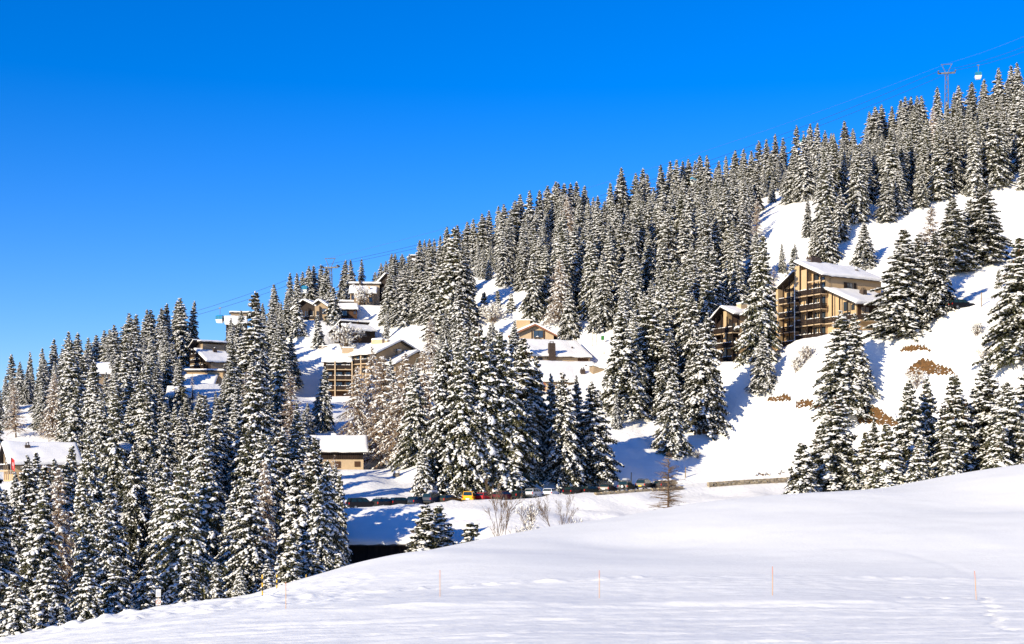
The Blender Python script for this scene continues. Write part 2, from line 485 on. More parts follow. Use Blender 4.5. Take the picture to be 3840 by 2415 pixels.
def piste_detail(x, y):
    """groomed bands, ski tracks, churned edges and footprints on the near slope"""
    px = x / y * FPX + 1920
    z = vnoise(x / 9, y / 6, 11) * 0.20 + vnoise(x / 30, y / 14, 12) * 0.5
    # lower piste: ski tracks stretched along x
    low = (1 - smooth01((y - 80) / 3)) * smooth01((y - 40) / 6)
    z = z + low * (vnoise(x / 9.0 + y * 0.25, y / 0.7, 13) * 0.075 + vnoise(x / 3.2 - y * 0.2, y / 0.45, 14) * 0.045 + np.maximum(vnoise(x / 0.8, y / 0.5, 15) - 0.2, 0) * 0.16)
    # groomed trail between y = 88 and y = 99, its low and high edge
    mid = smooth01((y - 84) / 2) * (1 - smooth01((y - 98) / 2))
    z = z + mid * (vnoise(x / 12, y / 0.45, 16) * 0.045 + vnoise(x / 0.9, y / 0.6, 17) * 0.045)
    e1 = 81.5 + 0.04 * x + vnoise(x / 10, x * 0, 18) * 2
    z = z + np.exp(-((y - e1) / 1.3) ** 2) * (0.16 + vnoise(x / 2.5, y / 1.0, 19) * 0.16)
    e2 = 99.0 - 0.02 * x + vnoise(x / 16, x * 0, 20) * 2.0 + np.where(x < 8, (x - 8) * 0.25, 0)
    rough = np.where(x < 9, 1.0, 0.35)
    z = z + np.exp(-((y - e2) / 1.1) ** 2) * (0.10 + np.maximum(vnoise(x / 0.6, y / 0.5, 24), -0.1) * 0.38 * rough)
    # churned lumps by the crest on the left
    ce = np.exp(-((px - 1000) / 420) ** 2) * smooth01((y - 82) / 6) * (1 - smooth01((y - 108) / 6))
    z = z + ce * (np.maximum(vnoise(x / 0.8, y / 0.7, 25) - 0.08, 0) * 0.45 + vnoise(x / 0.45, y / 0.45, 26) * 0.10)
    cl = (1 - smooth01((px - 700) / 200)) * smooth01((y - 84) / 4) * (1 - smooth01((y - 108) / 8))
    z = z + cl * (np.maximum(vnoise(x / 0.9, y / 0.8, 27) - 0.1, 0) * 0.7)
    # old curved track on the upper slope
    r = np.hypot((x - 27.0) / 1.0, (y - 105.0) / 1.9)
    z = z - np.exp(-((r - 6.2) / 0.5) ** 2) * 0.03 * smooth01((x - 23) / 8) * (y > 103)
    # single ski tracks, each a pair of shallow grooves wandering across the lower piste
    for k in range(16):
        yk = 50 + k * 2.0 + 3 * math.sin(k * 2.3)
        yc = yk + 0.05 * math.sin(k * 1.7) * x + 1.2 * np.sin(x / (7 + 3 * math.sin(k)) + k)
        for dd in (-0.14, 0.14):
            z = z - np.exp(-((y - yc - dd) / 0.13) ** 2) * 0.05
    # footprints on the right
    t = np.clip((y - 66) / 22.0, 0, 1)
    fx = 22.6 + t * 6.8 + np.sin(y * 0.9) * 0.25
    step = np.maximum(0, np.sin(y * 6.0)) ** 2
    z = z - np.exp(-((x - fx) / 0.22) ** 2) * 0.32 * step * ((y > 64) & (y < 88))
    z = z - np.exp(-((y - 87.5 - 0.1 * (x - 26)) / 0.3) ** 2) * 0.25 * np.maximum(0, np.sin(x * 5)) ** 2 * ((x > 23) & (x < 30))
    z = z + (vnoise(x / 0.55, y / 0.5, 51) * 0.035 + vnoise(x / 1.4, y / 0.6, 52) * 0.04) * (0.35 + 0.65 * (1 - smooth01((y - 100) / 5)))
    up = smooth01((y - 104) / 6)
    z = z + up * vnoise(x / 3.0, y / 2.2, 28) * 0.05
    return z * (1 - smooth01((y - 150) / 20))

def HF(x, y):
    return H(x, y) + piste_detail(np.asarray(x, dtype=float), np.asarray(y, dtype=float))
def HFs(x, y):
    return float(HF(np.array([x]), np.array([y]))[0])

def grid_sheet(name, xs, ys, fn, material, label):
    X, Yg = np.meshgrid(xs, ys)
    Z = fn(X, Yg)
    v = np.stack([X.ravel(), Yg.ravel(), Z.ravel()], 1)
    nx, ny = len(xs), len(ys)
    i, j = np.meshgrid(np.arange(nx - 1), np.arange(ny - 1))
    a = (j * nx + i).ravel()
    q = np.stack([a, a + 1, a + nx + 1, a + nx], 1)
    o = link(name, np_mesh(name, v, q, material, True))
    tag(o, label, None, kind='structure')
    return o

def build_ground():
    xs = np.unique(np.round(np.concatenate([np.arange(-260, -70, 6.0), np.arange(-70, -42, 1.5), np.arange(-42, 48, 0.28), np.arange(48, 80, 1.5), np.arange(80, 331, 6.0)]), 3))
    ys = np.unique(np.round(np.concatenate([np.arange(-40, 44, 4.0), np.arange(44, 112, 0.26), np.arange(112, 150, 0.6), np.arange(150, 182.1, 1.0)]), 3))
    ys[-1] = 182.0
    grid_sheet('piste', xs, ys, HF, M['piste_snow'], 'groomed white ski piste sloping across the foreground')
    xs2 = np.unique(np.round(np.concatenate([np.arange(-260, -130, 6.0), np.arange(-130, 200, 1.25), np.arange(200, 331, 6.0)]), 3))
    ys2 = np.unique(np.round(np.concatenate([np.arange(182, 470, 1.25), np.arange(470, 691, 8.0)]), 3))
    grid_sheet('hillside', xs2, ys2, HF, M['snow'], 'steep snow-covered hillside behind the road')
    # the land beyond, out to the horizon
    big = 9000.0
    ring_in = [(-260, -40), (330, -40), (330, 690), (-260, 690)]
    xo = np.array([-9000, -4000, -1500, -600, -259.5, -100, 50, 200, 329.5, 700, 1600, 4000, 9000.0])
    yo = np.array([-9000, -4000, -1500, -400, -39.5, 150, 300, 450, 689.5, 1100, 2500, 9000.0])
    X, Yg = np.meshgrid(xo, yo)
    Z = H0(X, Yg) - 0.6
    far = np.maximum(np.maximum(-260 - X, X - 330), np.maximum(-40 - Yg, Yg - 690))
    Z = Z + (-70 - Z) * smooth01(far / 1800)
    v = np.stack([X.ravel(), Yg.ravel(), Z.ravel()], 1)
    nx, ny = len(xo), len(yo)
    q = []
    for j in range(ny - 1):
        for i in range(nx - 1):
            if xo[i] >= -260 and xo[i + 1] <= 330 and yo[j] >= -40 and yo[j + 1] <= 690:
                continue
            q.append((j * nx + i, j * nx + i + 1, (j + 1) * nx + i + 1, (j + 1) * nx + i))
    o = link('ground', np_mesh('ground', v, np.array(q), M['snow'], True))
    tag(o, 'snow-covered land running out beyond the hill', None, kind='structure')
build_ground()
# ------------------------------------------------------------------ tree meshes (shared by the copies)
def dome_template(n):
    """open lump of snow: top, upper ring, rim, and a shallow underside point; unit size"""
    v = [(0, 0, 1.0)]
    for r, z, off in ((0.62, 0.72, 0.0), (1.0, 0.0, 0.5)):
        for i in range(n):
            t = 2 * math.pi * (i + off) / n
            v.append((r * math.cos(t), r * math.sin(t), z))
    v.append((0, 0, -0.25))
    f = []
    for i in range(n):
        j = (i + 1) % n
        a, b, c, d = 1 + i, 1 + j, 1 + n + i, 1 + n + j
        f += [(0, a, b), (a, c, b), (b, c, d), (2 * n + 1, d, c)]
    return np.array(v), np.array(f)
DOME6 = dome_template(6)
DOME5 = dome_template(5)

class TriBag:
    def __init__(self):
        self.v = []; self.t = []; self.n = 0
    def add(self, v, t):
        self.v.append(np.asarray(v, dtype=float)); self.t.append(np.asarray(t, dtype=int) + self.n)
        self.n += len(v)
    def tri(self, a, b, c):
        self.add([a, b, c], [(0, 1, 2)])
    def mesh(self, name, material, smooth=False):
        return np_mesh(name, np.concatenate(self.v), np.concatenate(self.t), material, smooth)

def lump(bag, rng, c, ax, up, l, w, h, tpl=DOME6):
    """snow lump centred at c, long along ax"""
    ax = ax / np.linalg.norm(ax)
    side = np.cross(up, ax); side /= np.linalg.norm(side) + 1e-9
    nz = np.cross(ax, side)
    v = tpl[0] * (1 + rng.normal(0, 0.19, tpl[0].shape))
    bag.add(c + np.outer(v[:, 0] * l, ax) + np.outer(v[:, 1] * w, side) + np.outer(v[:, 2] * h, nz), tpl[1])

def tube_np(bag, pts, r0, r1, n=3):
    pts = np.asarray(pts, dtype=float)
    m = len(pts)
    vs = []
    for k in range(m):
        d = pts[min(k + 1, m - 1)] - pts[max(k - 1, 0)]
        d = d / (np.linalg.norm(d) + 1e-9)
        a = np.cross(d, (0, 0, 1.0)) if abs(d[2]) < 0.9 else np.cross(d, (1.0, 0, 0))
        a /= np.linalg.norm(a); b = np.cross(d, a)
        r = r0 + (r1 - r0) * k / (m - 1)
        for i in range(n):
            t = 2 * math.pi * i / n
            vs.append(pts[k] + a * r * math.cos(t) + b * r * math.sin(t))
    ts = []
    for k in range(m - 1):
        for i in range(n):
            j = (i + 1) % n
            p, q, s, u = k * n + i, k * n + j, (k + 1) * n + j, (k + 1) * n + i
            ts += [(p, q, s), (p, s, u)]
    bag.add(vs, ts)

Z = np.array((0, 0, 1.0))
def spruce(seed, Ht, ratio, snow=1.0, cones=0.0, skirt=0.05, gap=0.0, thin=1.0, leaf='needles', core=True):
    """snow-laden spruce: trunk, needles, snow (and cones near the top) as shared meshes"""
    rng = np.random.default_rng(seed)
    ned, sno, con, trk = TriBag(), TriBag(), TriBag(), TriBag()
    R = Ht * ratio * 0.5
    bend = rng.normal(0, 0.006, 2) * Ht
    def axis(h):
        t = h / Ht
        return np.array((bend[0] * t * t, bend[1] * t * t, h))
    tube_np(trk, [axis(Ht * k / 8) - (Z * 0.8 if k == 0 else 0) for k in range(9)], 0.016 * Ht + 0.03, 0.015, 7)
    lobes = rng.uniform(0, 6.28, 3)
    step = 0.40 + 0.014 * Ht
    h = Ht * skirt + 0.2
    while h < Ht * 0.985:
        t = 1 - h / Ht                       # 0 at the tip
        prof = R * (t ** 0.88) * (1.04 - 0.06 * t) + 0.12
        if t > 0.88: prof *= 1 - 2.6 * (t - 0.88)
        nb = int(4 + 5.5 * min(1, prof / 2.2) + rng.random())
        ph0 = rng.uniform(0, 6.28)
        for b in range(nb):
            if rng.random() < gap: continue
            ph = ph0 + 6.283 * (b + rng.uniform(-0.3, 0.3)) / nb
            L = prof * (rng.uniform(0.70, 1.08) if rng.random() < 0.8 else rng.uniform(1.0, 1.28)) * (1 + 0.10 * math.sin(2 * ph + lobes[0]) + 0.07 * math.sin(3 * ph + lobes[1]))
            hh = h + rng.uniform(-0.5, 0.5) * step
            d = np.array((math.cos(ph), math.sin(ph), 0.0))
            sd = np.array((-d[1], d[0], 0.0))
            up0 = 0.42 - 0.58 * min(1, t * 1.6) + rng.normal(0, 0.09)
            dr = 0.20 + 0.26 * min(1, t * 2) + rng.normal(0, 0.07)
            sf = snow * min(1.25, max(0.15, rng.normal(0.86, 0.34)))
            root = axis(hh)
            def pt(s):
                return root + d * (L * s) + Z * (L * (up0 * s - dr * s * s + 0.07 * s ** 4))
            def tan(s):
                v = d + Z * (up0 - 2 * dr * s)
                return v / np.linalg.norm(v)
            # needles: side twigs along the bough, hanging twigs below it
            K = 3 + int(min(9, L * 2.3))
            for k in range(K):
                s = 0.18 + 0.80 * (k + rng.uniform(0.1, 0.9)) / K
                p = pt(s)
                ln = min(1.35, 0.26 + 0.42 * L * (1.05 - s)) * rng.uniform(0.75, 1.25)
                wd = (0.10 + 0.16 * ln) * thin
                for sg in (-1, 1):
                    q = p + d * ln * rng.uniform(0.35, 0.7) + sd * (sg * ln * rng.uniform(0.6, 0.95)) - Z * ln * rng.uniform(0.25, 0.65)
                    ned.tri(p - d * wd + Z * 0.02, p + d * wd + Z * 0.02, q)
                    q2 = p + d * ln * rng.uniform(0.0, 0.4) + sd * (sg * ln * rng.uniform(0.3, 0.7)) - Z * ln * rng.uniform(0.5, 0.95)
                    ned.tri(p - sd * wd * 0.8, p + sd * wd * 0.8, q2)
                q = p - Z * (0.22 + 0.42 * ln) + d * rng.uniform(-0.1, 0.25)
                ned.tri(p - d * wd * 1.4, p + d * wd * 1.4, q)
                q = p + sd * rng.uniform(-0.25, 0.25) - Z * (0.22 + 0.40 * ln)
                ned.tri(p - sd * wd * 1.5, p + sd * wd * 1.5, q)
            tip = pt(1.0) + tan(1.0) * 0.22
            p9 = pt(0.86)
            ned.tri(p9 - sd * 0.17 * thin, p9 + sd * 0.17 * thin, tip - Z * 0.04)
            if thin < 1: tube_np(ned, [pt(0), pt(0.35), pt(0.7), pt(1.0)], 0.03 + 0.008 * L, 0.012, 3)
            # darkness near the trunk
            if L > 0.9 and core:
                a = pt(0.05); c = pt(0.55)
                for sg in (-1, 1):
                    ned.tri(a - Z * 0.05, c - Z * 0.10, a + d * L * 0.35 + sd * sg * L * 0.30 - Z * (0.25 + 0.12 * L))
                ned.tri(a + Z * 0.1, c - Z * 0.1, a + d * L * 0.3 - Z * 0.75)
            # snow: broken pads on the bough and on its side twigs, thin where the wind got it
            ns = 2 + int(min(11, L * 2.7) + rng.random() * 0.8)
            for k in range(ns):
                if rng.random() > 0.82 * sf: continue
                s = 0.26 + 0.74 * (k + rng.uniform(0.1, 0.9)) / ns
                tt = tan(min(1, s))
                up = np.cross(tt, np.cross(Z, tt)); up /= np.linalg.norm(up)
                sz = rng.uniform(0.40, 1.1) * (0.62 + 0.22 * min(1, L / 2.0))
                if rng.random() < 0.12: sz *= 1.5
                lump(sno, rng, pt(s) + up * 0.02 + sd * rng.normal(0, 0.10), tt + sd * rng.normal(0, 0.9), up, 0.36 * sz, 0.24 * sz, 0.16 * sz)
            if L > 0.7:
                for k in range(int(3 + min(17, L * 3.8))):
                    if rng.random() > 0.58 * sf: continue
                    s = rng.uniform(0.3, 1.0)
                    sg = 1 if rng.random() < 0.5 else -1
                    off = min(1.0, 0.28 * L * (1.15 - s)) * rng.uniform(0.4, 1.2) + 0.10
                    ax = d * rng.uniform(0.1, 0.6) + sd * sg * 0.9 - Z * 0.30
                    up = Z + sd * sg * 0.25 + d * 0.15
                    sz = rng.uniform(0.35, 1.05)
                    lump(sno, rng, pt(s) + sd * sg * off + d * 0.1 - Z * (0.32 * off - 0.01), ax, up, 0.33 * sz, 0.17 * sz, 0.12 * sz, DOME5)
            if cones > 0 and t < 0.42 and rng.random() < cones:
                for k in range(2):
                    p = pt(rng.uniform(0.6, 1.0)) - Z * rng.uniform(0.05, 0.2) + sd * rng.normal(0, 0.12)
                    q = p - Z * 0.30
                    con.tri(p - sd * 0.06, p + sd * 0.06, q); con.tri(p - d * 0.06, p + d * 0.06, q)
        h += step * rng.uniform(0.75, 1.2) * (0.75 + 0.35 * min(1, t * 2))
    # leader
    tp = axis(Ht)
    lump(sno, rng, tp - Z * 0.28, Z, np.array((1.0, 0, 0)), 0.28, 0.10, 0.10)
    for k in range(5):
        ph = rng.uniform(0, 6.28); d = np.array((math.cos(ph), math.sin(ph), 0))
        b = tp - Z * rng.uniform(0.1, 0.5)
        ned.tri(b, b + Z * 0.12, b + d * 0.22 + Z * 0.12)
    res = {'h': Ht, 'trunk': trk.mesh('trunk', M['bark'], True), 'crown': ned.mesh('crown', M[leaf]), 'snow_load': sno.mesh('snow_load', M['tree_snow'], True)}
    if con.n:
        res['cones'] = con.mesh('cones', M['cones'])
    return res

def larch(seed, Ht, ratio, snow=1.0, first=0.10, twigs=1.0, droop=0.0):
    """leafless larch: trunk, tan twigs and snow along the upper sides of the branches"""
    rng = np.random.default_rng(seed)
    twg, sno, trk = TriBag(), TriBag(), TriBag()
    R = Ht * ratio * 0.5
    bend = rng.normal(0, 0.012, 2) * Ht
    axis = lambda h: np.array((bend[0] * (h / Ht) ** 2, bend[1] * (h / Ht) ** 2, h))
    tube_np(trk, [axis(Ht * k / 8) - (Z * 0.8 if k == 0 else 0) for k in range(9)], 0.014 * Ht + 0.03, 0.012, 7)
    h = Ht * first
    while h < Ht * 0.98:
        t = 1 - h / Ht
        prof = R * (t ** 0.75) * (1.05 - 0.25 * t) + 0.15
        nb = int(4 + 6 * min(1, prof / 2.5) + rng.random())
        for b in range(nb):
            ph = rng.uniform(0, 6.283)
            L = prof * rng.uniform(0.55, 1.15)
            d = np.array((math.cos(ph), math.sin(ph), 0.0)); sd = np.array((-d[1], d[0], 0.0))
            up0 = 0.35 - 0.5 * t + rng.normal(0, 0.12) - droop; dr = 0.12 + 0.18 * t + rng.normal(0, 0.06)
            root = axis(h + rng.uniform(-0.2, 0.2))
            pt = lambda s: root + d * (L * s) + Z * (L * (up0 * s - dr * s * s + 0.10 * s ** 3))
            tube_np(twg, [pt(0), pt(0.35), pt(0.7), pt(1.0)], 0.035 + 0.008 * L, 0.012, 3)
            for k in range(int((2 + L * 3.0) * twigs)):
                s = rng.uniform(0.2, 1.0); p = pt(s)
                ln = rng.uniform(0.25, 0.75) * (0.5 + 0.25 * min(L, 3))
                sg = 1 if rng.random() < 0.5 else -1
                q = p + d * ln * rng.uniform(0.2, 0.9) + sd * sg * ln * rng.uniform(0.2, 0.8) + Z * ln * rng.uniform(-0.55, 0.25)
                e = np.array((0, 0, 0.016))
                twg.tri(p - e, p + e, q)
                twg.tri(p - sd * 0.014, p + sd * 0.014, q)
                if rng.random() < 0.35 * snow:
                    m = p * 0.5 + q * 0.5
                    lump(sno, rng, m + Z * 0.015, q - p, Z, 0.45 * ln, 0.065, 0.055, DOME5)
            for k in range(int(1 + L * 1.6)):
                if rng.random() > 0.8 * snow: continue
                s = rng.uniform(0.25, 1.0)
                tg = d + Z * (up0 - 2 * dr * s)
                lump(sno, rng, pt(s) + Z * 0.02, tg, Z, rng.uniform(0.2, 0.45), rng.uniform(0.07, 0.15), rng.uniform(0.07, 0.13), DOME5)
        h += (0.30 + 0.008 * Ht) * rng.uniform(0.7, 1.3)
    res = {'h': Ht, 'trunk': trk.mesh('trunk', M['bark'], True), 'crown': twg.mesh('crown', M['larch_twig'])}
    if sno.n: res['snow_load'] = sno.mesh('snow_load', M['tree_snow'], True)
    return res

def bare_tree(seed, Ht, stems=1, spread=0.55, material='bare_twig', snow=0.0, levels=4, trunk_r=0.10):
    """leafless broadleaf: forked limbs down to twigs"""
    rng = np.random.default_rng(seed)
    trk, twg, sno = TriBag(), TriBag(), TriBag()
    def grow(p, d, ln, r, lev):
        n = 4
        pts = [p]
        q = p.copy(); dd = d.copy()
        for k in range(n - 1):
            dd = dd + rng.normal(0, 0.10, 3) + Z * 0.05
            dd /= np.linalg.norm(dd)
            q = q + dd * ln / (n - 1)
            pts.append(q.copy())
        tube_np(trk if lev == 0 else twg, pts, r, r * 0.55, 5 if lev == 0 else 3)
        if snow > 0 and lev >= 1 and rng.random() < snow:
            m = pts[2]
            lump(sno, rng, m + Z * 0.02, dd, Z, 0.25, 0.09, 0.08, DOME5)
        if lev < levels:
            kids = {0: 10, 1: 5, 2: 4, 3: 3}.get(lev, 2)
            for c in range(kids):
                s = rng.uniform(0.25, 1.0) if lev else rng.uniform(0.22, 1.0)
                i = min(n - 2, int(s * (n - 1))); fr = s * (n - 1) - i
                b = pts[i] * (1 - fr) + pts[i + 1] * fr
                side = rng.normal(0, 1, 3); side -= dd * side.dot(dd); side /= np.linalg.norm(side)
                nd = dd * (1 - spread * 0.6) + side * spread + Z * 0.15
                nd /= np.linalg.norm(nd)
                grow(b, nd, ln * rng.uniform(0.38, 0.58) * (1.1 - 0.45 * s), r * rng.uniform(0.35, 0.5) + 0.004, lev + 1)
    for st in range(stems):
        d = np.array((rng.normal(0, 0.12 * (stems > 1)), rng.normal(0, 0.12 * (stems > 1)), 1.0)); d /= np.linalg.norm(d)
        grow(np.array((rng.normal(0, 0.15) * (stems > 1), rng.normal(0, 0.15) * (stems > 1), -0.5)), d, Ht * rng.uniform(0.85, 1.0) + 0.5, trunk_r, 0)
    res = {'h': Ht, 'trunk': trk.mesh('trunk', M['bark'], True), 'crown': twg.mesh('crown', M[material])}
    if sno.n: res['snow_load'] = sno.mesh('snow_load', M['tree_snow'], True)
    return res

def plant_tree(proto, name, loc, h, rz, label, cat='tree', group=None, fat=1.0):
    s = h / proto['h']
    o = thing(name, label, cat, loc, rz, group)
    o.scale = (s * fat * (1 + 0.08 * math.sin(rz * 91)), s * fat * (1 - 0.08 * math.sin(rz * 91)), s)
    o.rotation_euler = (math.sin(rz * 37.0) * 0.04, math.cos(rz * 53.0) * 0.04, rz)
    for part in ('trunk', 'crown', 'snow_load', 'cones'):
        if part in proto:
            c = link(part, proto[part], o)
            if part in ('cones', 'snow_load'): c['kind'] = 'stuff'
    return o

SPR_TALL = [spruce(11 + i, 19.0, r, cones=c, snow=sn, gap=gp) for i, (r, c, sn, gp) in enumerate(((0.40, 0.3, 1.0, 0), (0.47, 0.0, 1.0, 0), (0.34, 0.2, 1.1, 0.05), (0.52, 0.5, 0.95, 0), (0.43, 0.0, 0.8, 0), (0.46, 0.2, 1.15, 0), (0.42, 0.4, 0.7, 0.18)))]
SPR_WIDE = [spruce(31 + i, 16.0, r, cones=c, snow=sn, gap=gp) for i, (r, c, sn, gp) in enumerate(((0.60, 0.5, 1.0, 0), (0.68, 0.2, 1.1, 0), (0.54, 0.6, 0.85, 0.1), (0.63, 0.0, 1.15, 0), (0.58, 0.3, 1.0, 0), (0.66, 0.3, 0.75, 0.15)))]
SPR_MID = [spruce(51 + i, 9.0, r, cones=c) for i, (r, c) in enumerate(((0.60, 0.4), (0.66, 0.0), (0.54, 0.3)))]
SPR_YOUNG = [spruce(71 + i, 4.5, r, snow=1.0) for i, r in enumerate((0.56, 0.50))]
LARCH = [spruce(91 + i, 17.0, r, snow=sn, thin=0.22, leaf='larch_twig', core=False, gap=0.12, skirt=0.10) for i, (r, sn) in enumerate(((0.60, 0.62), (0.52, 0.52), (0.66, 0.66)))]
LARCH_BARE = larch(97, 11.0, 0.62, snow=0.18, first=0.15, twigs=2.2)
# ------------------------------------------------------------------ where the trees stand
SKY = [(51,1326),(113,1314),(160,1300),(199,1266),(257,1240),(291,1243),(333,1264),(361,1254),(391,1236),(407,1233),(435,1215),(483,1173),(504,1173),(550,1160),(564,1160),(600,1150),(626,1132),(663,1122),(684,1116),(717,1125),
 (945,1086),(985,1134),(1031,1063),(1085,1019),(1114,1019),(1135,1017),(1160,995),(1178,992),(1203,988),(1222,997),(1291,972),(1321,974),(1354,968),(1407,1017),(1429,985),(1447,977),(1468,950),(1483,950),(1508,950),(1536,950),
 (1574,899),(1592,896),(1611,894),(1629,894),(1645,883),(1677,849),(1698,836),(1717,841),(1751,830),(1772,817),(1812,799),(1833,788),(1870,769),(1888,764),(1923,751),(1952,727),(1981,711),(2018,709),(2052,695),(2079,680),(2092,680),(2116,685),(2139,682),(2160,677),(2192,693),
 (2287,682),(2319,637),(2340,621),(2377,648),(2409,627),(2430,648),(2488,616),(2515,600),(2533,600),(2562,600),(2580,595),(2599,600),(2631,579),(2652,579),(2694,600),
 (2723,582),(2756,562),(2789,556),(2819,562),(2849,526),(2872,523),(2905,503),(2938,513),(2987,470),(3037,463),(3060,460),(3169,453),(3199,480),(3261,417),(3281,397),(3304,391),(3344,397),(3380,371),(3400,364),(3417,361),(3440,358),(3456,358),(3519,321),(3575,344),(3595,321),(3641,305),(3691,292),(3740,252),(3793,242),(3826,229)]
SKX = np.array([-300, 0] + [a for a, b in SKY] + [3900, 4200]); SKT = np.array([1420, 1345] + [b for a, b in SKY] + [215, 130])
def sky_low(px):
    """highest row a filling tree may reach"""
    return max(np.interp(px + d, SKX, SKT) for d in (-30, 0, 30))
def ridge_Y(px):
    return float(np.interp(px, [-200, 0, 300, 700, 900, 1100, 1400, 3840], [308, 312, 322, 350, 385, 416, 424, 428]))

TREES = []       # dicts: x, y, z, h, kind, label, group, fat
def add_tree(px, Y, top=None, h=None, kind='tall', label=None, group=None, fat=1.0, name='spruce'):
    x = XP(px, Y); z = Hs(x, Y)
    if top is not None:
        h = (HOR - top) / FPX * Y - z
    TREES.append(dict(x=x, y=Y, z=z, h=h, kind=kind, label=label, group=group, fat=fat, name=name, px=px))

rng = np.random.default_rng(5)
for k, (px, top) in enumerate(SKY):
    Y = ridge_Y(px) + rng.uniform(-10, 8)
    if px in (113,):
        add_tree(px, Y, top, kind='larchbare', fat=0.5); continue
    add_tree(px, Y, top, kind='tall', fat=rng.uniform(0.95, 1.4))
    t = TREES[-1]
    if t['h'] < 8:
        t['kind'] = 'mid'
        t['h'] = max(t['h'], 5.0)
    t['sky'] = True
    t['top'] = top

